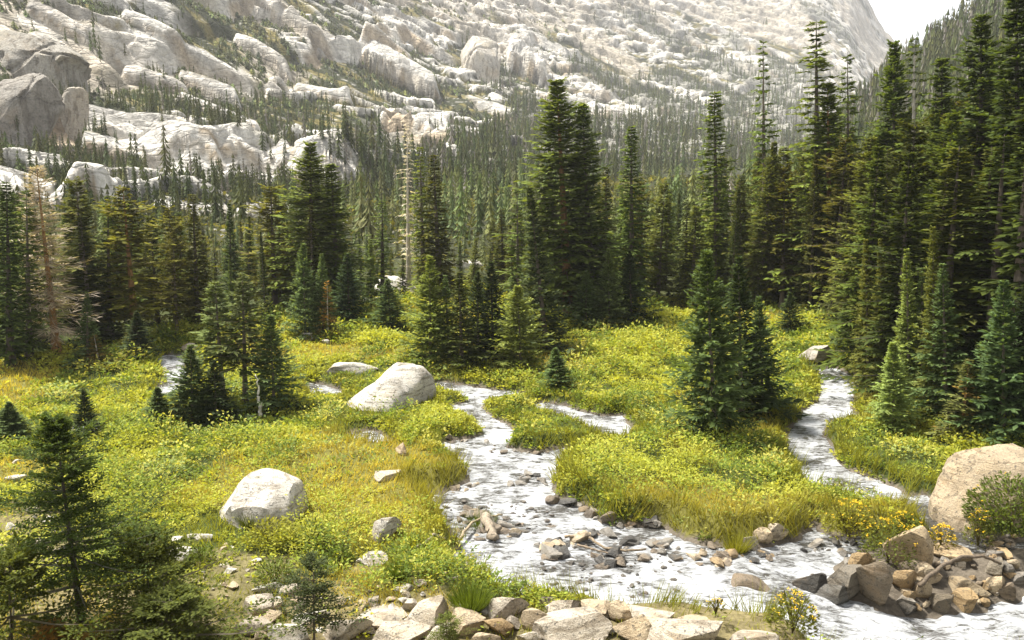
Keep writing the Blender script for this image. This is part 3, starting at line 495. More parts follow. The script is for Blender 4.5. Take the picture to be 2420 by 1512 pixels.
TREES = [
 ('big',1345,752,1315,180,165,MID,'tallest broad spruce at the meadow centre with a thick bare lower trunk','orange',0),
 ('big',1400,748,1376,240,125,(.85,.92,.95),'tall dark spruce pressed against the right side of the tallest central spruce','grey',1),
 ('narrow',1494,720,1491,290,80,(.8,.88,.9),'slim spruce with a dark pointed top just right of the central pair','grey',0),
 ('narrow',1432,735,1432,390,70,(1.1,1.05,.9),'slender spruce between the central pair and the dark pointed one','grey',2),
 ('young',1385,772,1385,640,62,BLU,'small bluish fir directly right of the thick bare trunk','grey',0,'fir_tree'),
 ('young',1440,770,1438,588,66,MID,'middle of three small firs at the right foot of the tallest spruce','grey',1,'fir_tree'),
 ('young',1492,758,1487,590,72,BLU,'dark blue small fir, rightmost of three below the central spruces','grey',2,'fir_tree'),
 ('spire',1292,825,1250,435,120,BLU,'tall bluish fir leaning left in front of the tallest spruce','grey',0,'fir_tree'),
 ('narrow',1225,780,1222,440,60,DK,'thin dark spruce just left of the tall bluish leaning fir','grey',1),
 ('young',1232,872,1222,675,104,BRT,'bright yellow green conical fir at the front of the central thicket','grey',0,'fir_tree'),
 ('young',1166,852,1160,618,100,VDK,'dark fir behind the bright conical fir in the central thicket','dark',2,'fir_tree'),
 ('spire',1092,872,1085,640,100,(1.1,1.1,.9),'fir with yellowish drooping sprays in the middle of the central thicket','grey',0,'fir_tree'),
 ('young',1018,862,1015,605,104,(1.2,1.15,.8),'broad fir at the left end of the central thicket','grey',1,'fir_tree'),
 ('spire',1062,862,1052,650,70,(.95,1.05,1.0),'slim fir squeezed between two broader firs of the central thicket','grey',1,'fir_tree'),
 ('young',1130,862,1128,640,80,DK,'shaded fir right of the yellowish drooping one in the thicket','grey',2,'fir_tree'),
 ('young',1318,917,1312,822,68,(.75,.85,.8),'small lone fir standing in the grass right of the thicket','grey',0,'fir_tree'),
 ('narrow',1190,690,1185,492,56,YEL,'thin yellowish spruce behind the central thicket','grey',2),
 ('narrow',1002,700,992,340,60,(1.1,1.05,.85),'narrow spruce rising beside the pale bare snag','grey',1),
 ('narrow',1040,705,1024,362,92,YEL,'sunlit yellow spruce right of the pale bare snag','grey',2),
 ('snag',966,690,962,290,34,(1.7,1.65,1.6),'pale bare snag standing tall left of the sunlit yellow spruce','pale',0,'dead_tree'),
 ('ladder',905,735,903,470,66,(.9,.95,.85),'spindly spruce with open branches before the white slab','dark',0),
 ('young',925,785,915,660,74,(.7,.78,.75),'small rounded dark tree below the white slab in the forest','dark',1,'fir_tree'),
 ('big',738,740,733,330,125,(1.1,1.08,.9),'tall spruce left of centre, tallest of the left forest edge','grey',0),
 ('big',800,735,782,385,105,(.95,1.0,1.0),'tall grey green spruce right behind the tallest of the left forest','grey',1),
 ('bushy',650,735,640,440,112,YEL,'yellow green spruce with ragged outline left of the tallest left spruce','grey',0),
 ('spire',548,735,542,480,62,VDK,'slim dark spruce standing alone against the pale slabs on the left','dark',1),
 ('young',722,795,716,575,72,BLU,'pale bluish fir at the meadow edge left of centre','grey',0,'fir_tree'),
 ('young',765,795,760,600,60,BLU,'bluish fir in the middle of a row at the left meadow edge','grey',1,'fir_tree'),
 ('young',826,768,820,598,78,(.8,.95,1.05),'darker bluish fir right of the dying yellow sapling','grey',2,'fir_tree'),
 ('dying',775,805,773,660,42,(1.3,1.15,.9),'dying yellow sapling at the left meadow edge','pale',0,'fir_tree'),
 ('trunky',528,955,508,665,105,(1.35,1.3,1.05),'tall fir with bare lower trunk at left of the meadow clump','grey',0,'fir_tree'),
 ('trunky',580,960,573,640,105,(1.2,1.2,1.0),'tall fir with bare lower trunk in the middle of the meadow clump','grey',1,'fir_tree'),
 ('young',648,965,638,745,105,BLU,'bluish fir at the right side of the meadow clump','grey',0,'fir_tree'),
 ('young',455,1000,450,815,105,DK,'broad low fir at the left foot of the meadow clump','grey',1,'fir_tree'),
 ('young',512,1002,505,850,90,DK,'low dark fir in front of the bare trunks of the meadow clump','grey',2,'fir_tree'),
 ('young',372,1008,372,915,70,(.7,.75,.7),'small dark sapling left of the meadow clump','dark',0,'fir_tree'),
 ('young',203,1040,197,918,66,(.7,.75,.7),'small dark sapling by the little pool on the left','dark',2,'fir_tree'),
 ('young',25,1040,20,950,90,(.6,.65,.6),'dark bushy sapling at the left edge of the meadow','dark',1,'fir_tree'),
 ('dead',135,842,85,385,135,(1.0,.95,.88),'leafless dead spruce with grey twigs and orange trunk on the left','orange',0,'dead_tree'),
 ('bushy',322,805,290,440,150,YEL,'yellow tinged spruce with orange trunk right of the dead spruce','orange',1),
 ('bushy',205,800,180,425,120,(.85,.85,.75),'ragged spruce just right of the dead leafless spruce','grey',0),
 ('narrow',25,865,15,420,90,VDK,'dark spruce left of the dead leafless spruce at the picture edge','dark',0),
 ('narrow',70,850,62,440,70,DK,'dark spruce standing behind the dead leafless spruce','grey',1),
 ('bushy',418,770,398,485,92,YEL,'sunlit yellow spruce in the left forest near the pale slabs','grey',1),
 ('narrow',468,765,455,455,72,YEL,'narrow yellowish spruce beside the pale slabs in the left forest','grey',2),
 ('narrow',258,790,255,455,70,DK,'dark spruce squeezed between two ragged yellow spruces on the left','grey',1),
 ('spire',208,862,205,690,66,BLU,'bluish fir at the foot of the left forest','grey',1,'fir_tree'),
 ('young',328,842,322,735,74,DK,'low dark fir at the foot of the orange trunked spruce','grey',2,'fir_tree'),
 ('dying',236,868,222,790,56,(.8,.85,.7),'thin sapling with bare lower twigs in front of the left forest','pale',0,'fir_tree'),
 ('young',1690,1032,1668,590,160,(.55,.62,.55),'large dark fir in the right meadow, frontmost of a group of three','grey',0,'fir_tree'),
 ('young',1752,985,1745,605,138,(.6,.68,.64),'large fir behind the frontmost one in the right meadow group','grey',2,'fir_tree'),
 ('young',1803,965,1793,700,92,(.6,.7,.68),'smallest fir at the right of the meadow group of three','grey',1,'fir_tree'),
 ('young',1868,785,1866,690,52,VDK,'small dark fir alone before the right forest','dark',1,'fir_tree'),
 ('narrow',1752,715,1748,425,82,BRT,'bright yellow green spruce before the dark right forest','grey',2),
 ('narrow',1690,715,1690,498,66,(1.2,1.15,.8),'short yellowish spruce left of the bright yellow green one','grey',1),
 ('narrow',1695,700,1688,208,92,(.95,1,.9),'tall spruce at the left shoulder of the right forest','grey',0),
 ('ladder',1808,700,1803,85,78,(.8,.88,.85),'very tall slim spruce with ladder like bare tiers above the right forest','grey',0),
 ('ladder',1932,735,1929,40,140,(.95,.95,.8),'tallest irregular old spruce with tufted top above the right forest','grey',1),
 ('big',1962,742,1956,190,140,(1.0,1.02,.85),'tall spruce in front of the tallest tufted one, trunk showing','orange',1),
 ('narrow',2005,720,2003,115,78,(.8,.85,.8),'slim tall spruce right of the tallest tufted one','grey',1),
 ('big',2112,760,2113,85,120,(.6,.66,.62),'tall dark spruce rising against the forested hillside','grey',0),
 ('ladder',2158,770,2160,78,110,(.75,.78,.7),'tall spruce with bare pale upper trunk on the right','pale',0),
 ('big',2225,800,2226,130,135,VDK,'dark spruce right of the bare pale trunk one','dark',1),
 ('big',2318,850,2318,20,170,VDK,'very tall dark spruce near the right picture edge','dark',0),
 ('big',2408,900,2402,-40,200,(.4,.45,.48),'nearly black giant spruce cut by the right picture edge','dark',1),
 ('spire',2052,905,2046,560,78,(1.7,1.5,.9),'sharp sunlit fir spire, leftmost of the row on the right bank','grey',0,'fir_tree'),
 ('spire',2088,915,2080,558,76,(1.6,1.45,.95),'sharp fir spire second in the row on the right bank','grey',0,'fir_tree'),
 ('spire',2150,955,2142,585,90,(1.4,1.35,1.0),'sharp fir spire at the middle of the row on the right bank','grey',1,'fir_tree'),
 ('spire',2208,985,2205,528,92,(1.5,1.4,.9),'tallest sharp fir spire of the row on the right bank','grey',0,'fir_tree'),
 ('spire',2236,1000,2228,620,120,(.75,.85,.85),'wide fir right of the tallest spire on the right bank','grey',1,'fir_tree'),
 ('young',2112,1012,2110,808,96,(1.6,1.6,1.3),'pale bright conical fir at the right stream bank','grey',0,'fir_tree'),
 ('dying',2272,1035,2290,845,90,(.9,.95,.8),'fir with a few yellow dying branches by the right bank','orange',1,'fir_tree'),
 ('young',2370,1045,2372,662,150,(.62,.75,.78),'large bluish fir near the right edge above the tan boulder','grey',1,'fir_tree'),
 ('young',2000,838,1998,718,56,DK,'small fir at the left end of the right bank row','grey',0,'fir_tree'),
 ('young',2302,1010,2296,800,90,VDK,'dark young fir behind the dying yellow one','dark',2,'fir_tree'),
 ('spire',2180,960,2178,640,80,DK,'shaded fir between two sunlit spires on the right bank','grey',1,'fir_tree'),
 ('young',2428,1050,2424,670,120,VDK,'dark fir cut by the right edge of the picture','dark',2,'fir_tree'),
]
for T in TREES:
    k, bx, by, tx, ty, w, tint, lab, bark, var = T[:10]; nm = T[10] if len(T) > 10 else 'spruce_tree'
    tree_px(k, bx, by, tx, ty, w, tint, lab, bark, var, None, nm)

# forest filled in behind the hand-placed trees
FB = (np.array([-300, 0, 200, 400, 520, 700, 850, 1000, 1060, 1330, 1420, 1600, 1800, 1960, 2010, 2130, 2300, 2420, 2800]), np.array([870, 865, 832, 800, 760, 770, 735, 690, 690, 735, 735, 715, 735, 745, 860, 960, 1010, 1035, 1050]))
def forest_r(x, y): px, py = project(x, y, floor_z(np.hypot(x, y))); return px, py, np.interp(px, *FB)
fill = []
g = np.random.default_rng(21); grid = {}
for (x, y) in TREE_XY: grid.setdefault((int(x // 4), int(y // 4)), []).append((x, y))
tries = 0
while tries < 60000 and len(fill) < 1500:
    tries += 1
    az = R(g.uniform(-37, 37)); r = g.uniform(40**1.4, 185**1.4)**(1 / 1.4); x, y = r * math.sin(az), r * math.cos(az)
    px, py, fb = forest_r(x, y)
    if py > fb - 6: continue
    if 820 < px < 1230 and r < 105 and g.random() < .8: continue
    if 1230 < px < 1700 and r < 110 and g.random() < .55: continue
    if px < 1230 and r > 150 and g.random() < .4: continue
    if px >= 1230 and r > (150 if px < 1900 else 120): continue
    if 1230 <= px < 1800 and r > 95 and g.random() < .4: continue
    md = (1.6 + .012 * r) * (.82 if px > 1750 else 1); cx, cy = int(x // 4), int(y // 4)
    if any((x - a)**2 + (y - b)**2 < md * md for i in (-1, 0, 1) for j in (-1, 0, 1) for a, b in grid.get((cx + i, cy + j), ())): continue
    grid.setdefault((cx, cy), []).append((x, y)); fill.append((r, x, y, px))
fill.sort()
ETOP = (np.array([-300, 0, 250, 420, 520, 700, 850, 1000, 1200, 1300, 1500, 1700, 1900, 2100, 2300, 2800]), np.array([-.02, -.025, -.03, -.045, -.065, -.04, -.06, -.085, -.06, -.02, -.012, .01, .035, .06, .09, .14]))
def fill_h(px, r, z): return float(np.clip(CAMZ + (np.interp(px, *ETOP) - abs(g.normal(0, .028))) * r - z, 2.5, 21) * g.uniform(.85, 1.0))
NIND = 225
ZONES = ['behind the leafless dead spruce', 'around the orange trunked yellow spruce', 'before the pale slabs in the left forest', 'around the tallest spruce of the left forest', 'behind the central thicket', 'behind the central pair of spruces', 'at the left shoulder of the right forest', 'left of the tallest tufted spruce', 'right of the tallest tufted spruce', 'beside the tall dark hillside spruce', 'near the bare pale upper trunk on the right', 'in the dark forest at the right edge']
inview = [f for f in fill if -50 < f[3] < 2470]; solo = inview[:NIND]; solo_set = set(solo)
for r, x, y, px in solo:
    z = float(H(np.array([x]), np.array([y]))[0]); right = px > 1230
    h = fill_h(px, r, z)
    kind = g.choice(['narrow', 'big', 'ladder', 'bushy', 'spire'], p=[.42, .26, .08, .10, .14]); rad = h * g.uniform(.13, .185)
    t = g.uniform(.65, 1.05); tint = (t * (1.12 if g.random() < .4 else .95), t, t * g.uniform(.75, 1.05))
    if right and px > 2050: tint = tuple(v * .62 for v in tint)  # shade of the right-hand forest painted into the crown tint
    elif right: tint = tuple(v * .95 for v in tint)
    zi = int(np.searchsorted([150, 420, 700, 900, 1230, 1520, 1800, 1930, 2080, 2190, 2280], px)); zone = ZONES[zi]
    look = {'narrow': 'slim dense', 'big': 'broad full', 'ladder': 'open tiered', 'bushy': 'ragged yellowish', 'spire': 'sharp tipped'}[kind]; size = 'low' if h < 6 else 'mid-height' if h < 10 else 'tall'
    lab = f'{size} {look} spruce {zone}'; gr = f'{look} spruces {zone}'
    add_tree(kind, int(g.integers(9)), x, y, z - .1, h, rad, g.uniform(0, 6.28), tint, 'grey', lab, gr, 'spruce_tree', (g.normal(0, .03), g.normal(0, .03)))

# ------------------------------------------------------------------ distant forest (uncountable, one object per band)
def low_tree(seed, nlev, nb, wide=.13):
    g = np.random.default_rng(seed); V = []; F = []; Cc = []
    for i in range(nlev):
        zf = .08 + .88 * i / nlev; L = wide * ((1 - zf)**.8 + .06) * g.uniform(.75, 1.2); a0 = g.uniform(0, 6.28)
        for j in range(nb):
            a = a0 + 6.283 * j / nb + g.uniform(-.3, .3); l = L * g.uniform(.65, 1.25); da = 3.0 / nb * g.uniform(.5, .8)
            th = .9 / nlev
            b = len(V); V += [(0, 0, zf + th), (l * math.cos(a - da) * .75, l * math.sin(a - da) * .75, zf - .15 * l), (l * math.cos(a) * 1.1, l * math.sin(a) * 1.1, zf - .45 * l), (l * math.cos(a + da) * .75, l * math.sin(a + da) * .75, zf - .15 * l)]
            F += [(b, b + 1, b + 2), (b, b + 2, b + 3)]; c = g.uniform(.75, 1.25); Cc += [c, c, c * 1.1, c]
    b = len(V); V += [(-.008, 0, -.05), (.008, 0, -.05), (0, 0, 1.0), (0, -.008, -.05), (0, .008, -.05)]; F += [(b, b + 1, b + 2), (b + 3, b + 4, b + 2)]; Cc += [1.2] * 5
    return np.array(V), np.array(F), np.array(Cc)
def merge(protos, P, hgt, wid, tint, seed):
    g = np.random.default_rng(seed); which = g.integers(0, len(protos), len(P)); rot = g.uniform(0, 6.28, len(P)); Vs, Fs, Cs = [], [], []; off = 0
    for k, (V, F, c) in enumerate(protos):
        m = which == k; n = m.sum()
        if n == 0: continue
        ca, sa = np.cos(rot[m])[:, None], np.sin(rot[m])[:, None]; h = hgt[m][:, None]; w = (hgt * wid)[m][:, None]
        X = (V[None, :, 0] * ca - V[None, :, 1] * sa) * w; Y = (V[None, :, 0] * sa + V[None, :, 1] * ca) * w; Z = V[None, :, 2] * h
        Vs.append((np.stack([X, Y, Z], -1) + P[m][:, None, :]).reshape(-1, 3)); Fs.append((F[None] + (off + np.arange(n) * len(V))[:, None, None]).reshape(-1, 3)); Cs.append((tint[m][:, None, :] * c[None, :, None]).reshape(-1, 3)); off += n * len(V)
    return np.concatenate(Vs), np.concatenate(Fs), np.concatenate(Cs)
LOD0 = [low_tree(10 + s, 18, 7, .14) for s in range(6)]; LOD1 = [low_tree(20 + s, 9, 5, .14) for s in range(6)]; LOD2 = [low_tree(40 + s, 5, 4, .15) for s in range(5)]

def tints(g, n, dead=.06):
    t = np.array([.095, .118, .038]) * g.uniform(.7, 1.35, (n, 1)) * np.stack([g.uniform(.9, 1.25, n), np.ones(n), g.uniform(.8, 1.2, n)], 1)
    t[g.random(n) < dead] = (.26, .235, .20); return t
mid = [f for f in fill if f not in solo_set]
if mid:
    P = np.array([(x, y, 0) for r, x, y, px in mid]); P[:, 2] = H(P[:, 0], P[:, 1]) - .2
    hh = np.array([fill_h(m[3], m[0], zz_) for m, zz_ in zip(mid, P[:, 2])])
    V, F, cc = merge(LOD0, P, hh, np.ones(len(P)) * 1.05, tints(g, len(P), .015) * 1.1, 5)
    tag(obj('background_forest', new_mesh('background_forest', V, F, cc), M_FAR), 'dense belt of spruces behind the nearer trees on the valley floor', 'forest', kind='stuff')
# wall trees
n = 50000
az = g.uniform(-37, 24, n); qq = g.random(n)**.95
r0 = np.interp(az, AZ, R0); rt = np.interp(az, AZ, RT); rr = r0 + (rt - r0) * (qq * 1.06 - .06)
x = rr * np.sin(np.radians(az)); y = rr * np.cos(np.radians(az)); ok = rr > 112; x, y, az = x[ok], y[ok], az[ok]
z, mk = wall(x, y, True); q = mk['q']
forest = forest_f(x, y, q, az); scree = scree_f(x, y, q, az)
patch = sm((fbm2(x / 28, y / 28 + 3, 3) + .08) / .2)
dens = (.14 + .62 * patch * (1 - .5 * q) + .70 * forest) * (1 - .95 * mk['rock'] * (1 - .6 * forest)) * (1 - .9 * scree)
rr_ = np.hypot(x, y); dens = dens * (.25 + .75 * sm((fbm2(x / 38 + 5, y / 38, 3) + .12) / .2)); ok = g.random(len(x)) < dens; rr_ = rr_[ok]; x, y, z, q, az, forest = [v[ok] for v in (x, y, z, q, az, forest)]
hgt = g.uniform(.55, 1.25, len(x)) * (2.2 + 4.0 * np.clip(1.05 - q, 0, 1) * g.uniform(.5, 1.3, len(x)) + 4 * forest * np.clip(rr_ / 400, .5, 1.3)) * g.uniform(.6, 1.2, len(x)); rr = np.hypot(x, y)
hid = (az > 9) & (project(x, y, z)[1] > 455); x, y, z, hgt, rr = [v_[~hid] for v_ in (x, y, z, hgt, rr)]
P = np.stack([x, y, z - .3], 1); nearm = rr < 270

V, F, cc = merge(LOD1, P[nearm], hgt[nearm], np.ones(nearm.sum()) * 1.1, tints(g, nearm.sum()) * .62, 6)
tag(obj('slope_forest', new_mesh('slope_forest', V, F, cc), M_FAR), 'small spruces scattered over the benches of the rocky slope', 'forest', kind='stuff')
V, F, cc = merge(LOD2, P[~nearm], hgt[~nearm], np.ones((~nearm).sum()), tints(g, (~nearm).sum(), .08) * .75, 8)
tag(obj('far_forest', new_mesh('far_forest', V, F, cc), M_FAR), 'far conifer forest on the hazy lower mountainside', 'forest', kind='stuff')
# low krummholz scrub on the benches of the left slope
n = 26000; az2 = g.uniform(-36, 4, n); q2 = g.uniform(0, 1.02, n); r02 = np.interp(az2, AZ, R0); rr2 = r02 + (np.interp(az2, AZ, RT) - r02) * q2; x2 = rr2 * np.sin(np.radians(az2)); y2 = rr2 * np.cos(np.radians(az2)); z2, m2 = wall(x2, y2, True)
ok = (m2['rock'] < .35) & (fbm2(x2 / 20 + 3, y2 / 20, 3) > -.06); ok &= np.cumsum(ok) <= 6000; x2, y2, z2, rr2 = x2[ok], y2[ok], z2[ok], rr2[ok]
SCR = [low_tree(60 + k_, 3, 5, .75) for k_ in range(5)]
V, F, cc = merge(SCR, np.stack([x2, y2, z2 - .25], 1), g.uniform(.8, 2.2, len(x2)) * np.clip(rr2 / 300, .8, 1.6), np.ones(len(x2)), tints(g, len(x2), .0) * np.where(g.random((len(x2), 1)) < .3, 1.3, .55), 16)
tag(obj('slope_scrub', new_mesh('slope_scrub', V, F, cc), M_FAR), 'dark low scrub matting the ledges of the rocky left slope', 'scrub', kind='stuff')
# pale young stand on the valley floor between the slope foot and the meadow trees
n = 520; az = g.uniform(-15, 4, n); rr = np.sqrt(g.uniform(108**2, 250**2, n)); ok = (rr < np.interp(az, AZ, R0) * 1.02) & (fbm2(rr * np.sin(np.radians(az)) / 16, rr / 16, 2) > -.05); az, rr = az[ok], rr[ok]; x = rr * np.sin(np.radians(az)); y = rr * np.cos(np.radians(az)); z = H(x, y)
V, F, cc = merge(LOD1, np.stack([x, y, z - .2], 1), g.uniform(4, 9, len(x)), np.ones(len(x)) * 1.1, tints(g, len(x), .02) * 1.1, 14)
tag(obj('valley_stand', new_mesh('valley_stand', V, F, cc), M_FAR), 'pale stand of small conifers on the valley floor behind the snag', 'forest', kind='stuff')
# right hillside forest
n = 4600; az = g.uniform(12, 36, n); rr = np.sqrt(g.uniform(110**2, 470**2, n)); x = rr * np.sin(np.radians(az)); y = rr * np.cos(np.radians(az)); z = spur(x, y)
ok = (z > floor_z(rr) - 1) & (rr > 150); x, y, z = x[ok], y[ok], z[ok]; tt = tints(g, len(x), .12) * .8
V, F, cc = merge(LOD2, np.stack([x, y, z - .3], 1), g.uniform(8, 17, len(x)), np.ones(len(x)) * .85, tt, 9)
tag(obj('hillside_forest', new_mesh('hillside_forest', V, F, cc), M_FAR), 'dark forest covering the steep hillside on the right', 'forest', kind='stuff')

# ------------------------------------------------------------------ rocks
def ico(sub):
    import bmesh
    bm = bmesh.new(); bmesh.ops.create_icosphere(bm, subdivisions=sub, radius=1.0); V = np.array([v.co[:] for v in bm.verts]); F = np.array([[v.index for v in f.verts] for f in bm.faces]); bm.free(); return V, F
ICO = {s: ico(s) for s in (2, 3, 4, 5)}
def rock_mesh(seed, sub=3, cuts=11, dmin=.5, dmax=.85, rough=.06, nscale=2.2, mat=None, sharp=32, cracks=0, box=0.0, col=False):
    g = np.random.default_rng(seed); V, F = ICO[sub]; V = V.copy()
    if box: V = np.sign(V) * np.abs(V)**(1 - box); 
    for _ in range(cuts):
        n = g.normal(0, 1, 3); n /= np.linalg.norm(n); d = g.uniform(dmin, dmax); ov = np.maximum(V @ n - d, 0); V = V - ov[:, None] * n * .94
    V /= np.abs(V).max(0)
    if col:                                            # cliff foot: walls go straight down below the belly
        m = V[:, 2] < .1; rad_ = np.hypot(V[:, 0], V[:, 1]) + 1e-6; f_ = np.minimum(.92 / rad_, np.where(V[:, 2] < -.75, 1, 1 / np.sqrt(np.maximum(1 - np.minimum(V[:, 2] - .1, 0)**2, .2)))); V[m, :2] *= f_[m, None]; V[m, 2] = .1 + (V[m, 2] - .1) * 2.2
    for c in range(cracks):
        n = g.normal(0, 1, 3); n /= np.linalg.norm(n); d = V @ n - g.uniform(-.5, .5) + .10 * noise3(V * 2 + c); V = V * (1 - .10 * np.exp(-(d / .035)**2))[:, None]
    nr = noise3(V * nscale + seed) + .5 * noise3(V * nscale * 2.3 + seed) + .3 * noise3(V * nscale * 5 + seed)
    V = V * (1 + rough * nr)[:, None]
    me = new_mesh('boulder', V, F, None, True); me.set_sharp_from_angle(angle=R(sharp)); me.materials.append(mat or M_ROCK); return me
RK = [rock_mesh(100 + i, 4, 15, .32, .72, .035, 2.5, sharp=22) for i in range(12)]
RS = [rock_mesh(200 + i, 3, 13, .3, .7, .04, mat=M_WET, sharp=22) for i in range(10)]
RD = [rock_mesh(300 + i, 4, 10, .48, .85, .05, sharp=24) for i in range(5)]
def put_rock(me, x, y, z, sx, sy, sz, rot, tint, label, cat='rock', group=None, name='rock', tilt=(0, 0)):
    o = obj(name, me, loc=(x, y, z)); o.scale = (sx, sy, sz); o.rotation_euler = (tilt[0], tilt[1], rot); o.color = (*tint, 1); return tag(o, label, cat, group)
WHITE = (.56, .535, .485); PALE = (.47, .42, .345); TAN = (.44, .36, .25); GREY = (.26, .24, .21); BROWN = (.20, .16, .115); DARK = (.075, .07, .062); ORNG = (.36, .26, .14)
def rock_px(x0, y0, x1, y1, tint, label, me=None, seed=0, depth=1.0, name='boulder', cat='boulder', group=None, sink=.22, rot=None, tilt=(0, 0), hs=1.0):
    cx = (x0 + x1) / 2; x, y, z = hit(cx, y1 - .18 * (y1 - y0)); w = (x1 - x0) / FD * math.hypot(y, CAMZ - z); hh = (y1 - y0) / FD * math.hypot(y, CAMZ - z)
    hh = max(.08, (hh - .30 * w * depth * .6)) / .9 if hh > .35 * w else hh * .75
    hh *= hs; sy = w / 2 * depth
    me = me or RK[seed % 12]
    return put_rock(me, x, y + sy * .6, z + hh * (.5 - sink), w / 2 * 1.04, sy, hh / 2 * 1.25, random.uniform(-.4, .4) if rot is None else rot, tint, label, cat, group, name, tilt)
# main boulders: outline profiles with their own depth
def profile_boulder(seed, top, depth, mat=M_ROCK, rough=.05, sub=(46, 22), lean=0.0):
    # closed rock from a ridge outline (x,z in metres), rounded front and back
    g = np.random.default_rng(seed); xs = np.linspace(top[0][0], top[-1][0], sub[0]); zt = np.interp(xs, [p[0] for p in top], [p[1] for p in top]) + .35
    th = np.linspace(0, math.pi, sub[1]); V = []
    for x, zz in zip(xs, zt):
        t = (x - xs[0]) / (xs[-1] - xs[0]); d = depth * (max(0.02, 1 - (2 * t - 1)**4))**.5
        prof_y = -np.cos(th); prof_z = np.sin(th)**.75
        V.append(np.stack([np.full(sub[1], x), d * prof_y * (1.0) + lean * prof_z * zz, zz * prof_z - .35], 1))
    V = np.array(V).reshape(-1, 3); c = V.mean(0); sc_ = 2.2 / depth
    for _ in range(10):
        n = g.normal(0, 1, 3); n[2] = abs(n[2]) * .6; n[1] = -abs(n[1]); n /= np.linalg.norm(n); pr = (V - c) @ n; d = np.quantile(pr, g.uniform(.86, .97)); ov = np.maximum(pr - d, 0); V = V - ov[:, None] * n * .85
    nr = noise3(V * .9 * sc_ + seed) + .5 * noise3(V * 2.2 * sc_ + 5) + .3 * noise3(V * 5 * sc_ + 9)
    V = V + (V - c) / (np.linalg.norm(V - c, axis=1, keepdims=True) + .1) * (rough * depth * nr)[:, None]
    me = new_mesh('boulder', V, [grid_faces(sub[0], sub[1])[:, ::-1], np.arange(sub[1])[None, ::-1], ((sub[0] - 1) * sub[1] + np.arange(sub[1]))[None, :]], None, True); me.set_sharp_from_angle(angle=R(28)); me.materials.append(mat); return me
def big_boulder(pts, ybase, depth, tint, label, seed, lean=.25, rough=.05):
    # pts: outline of the top in the photo; the ridge stands on the ground at ybase
    mx = sum(p[0] for p in pts) / len(pts); x0, y0, z0 = hit(mx, ybase); yd = y0 + depth * .55; k = math.hypot(yd, CAMZ - z0) / FD
    top = [((p[0] - mx) * k, max(0.02, (ybase - p[1]) * k * .86)) for p in pts]
    me = profile_boulder(seed, top, depth, rough=rough, lean=lean); o = obj('boulder', me, loc=(x0, yd, z0 - .1)); o.color = (*tint, 1); return tag(o, label, 'boulder')
big_boulder([(815,958),(830,945),(870,915),(905,880),(925,866),(960,866),(988,872),(1010,893),(1028,918)], 968, 1.7, WHITE, 'large white granite boulder with sloping left ramp beside the upper stream', 2, .5)
big_boulder([(478,1252),(500,1215),(515,1180),(560,1140),(595,1130),(625,1142),(665,1160),(690,1182),(705,1195)], 1252, 1.5, WHITE, 'large white humped boulder in the left meadow', 5, .5)
big_boulder([(2255,1215),(2268,1168),(2295,1122),(2325,1092),(2380,1075),(2450,1068),(2530,1085),(2600,1160)], 1232, 1.5, (.38,.31,.215), 'huge tan boulder at the right picture edge above the stream', 23, .35, .13)
rock_px(858,1228,944,1290,WHITE,'blocky white boulder in the grass near the left stream bank',RK[3],0,.8,rot=.1)
rock_px(768,853,890,890,WHITE,'flat pale slab just behind the large white boulder',RD[0],0,.6,sink=.3)
rock_px(1893,812,1985,862,(.40,.37,.33),'grey blocky boulder beside the upper right stream',RK[5],0,.8)
rock_px(862,645,990,705,(.75,.72,.66),'broad white slab among the trees beyond the meadow',RD[1],0,.9,sink=.25)
rock_px(1055,612,1140,640,(.75,.72,.66),'white slab glimpsed behind the central thicket',RD[2],0,.9)
rock_px(850,700,905,722,(.7,.67,.6),'low white rock below the broad white slab',RD[3],0,.8)
rock_px(842,1298,912,1348,WHITE,'flat tilted white slab below the blocky boulder',RD[0],0,1.3,hs=.35)
rock_px(885,1108,952,1142,PALE,'pale cracked rock with grass growing on it by the stream',RK[7],0,.8)
rock_px(934,1048,966,1082,(.5,.40,.28),'small pointed tan rock in the grass left of the stream',RK[2],0,.8)
rock_px(383,1288,462,1332,WHITE,'pale rock right of the dark foreground fir',RK[1],0,.9)
rock_px(436,1262,508,1282,WHITE,'thin white slab above the pale rock near the foreground fir',RD[4],0,.5)
rock_px(396,1266,436,1284,WHITE,'small white stone beside the thin white slab',RK[4],0,.6)
rock_px(712,785,748,808,WHITE,'small white rock at the left edge of the upper meadow',RK[6],0,.8)
rock_px(758,800,788,818,WHITE,'small white rock right of another at the upper meadow edge',RK[8],0,.8)
rock_px(428,810,472,838,PALE,'tan rock beside the small left channel',RK[9],0,.8)
rock_px(605,1068+350,665,1110+350,(.45,.38,.28),'tilted brown slab among the pale foreground slabs on the left',RK[10],0,.8)
rock_px(595,1382,668,1404,WHITE,'long thin white slab left of the small foreground fir',RD[2],0,.5)
rock_px(655,1378,730,1412,PALE,'pale flat rock beside the small foreground fir',RK[11],0,.7)
rock_px(592,1318,622,1334,WHITE,'little white stone on the bare path',RK[0],0,.7)
rock_px(8,1122,64,1138,WHITE,'thin white slab at the left picture edge',RD[3],0,.5)
rock_px(24,1085,50,1098,WHITE,'small white stone in the reddish grass at the left',RK[5],0,.7)
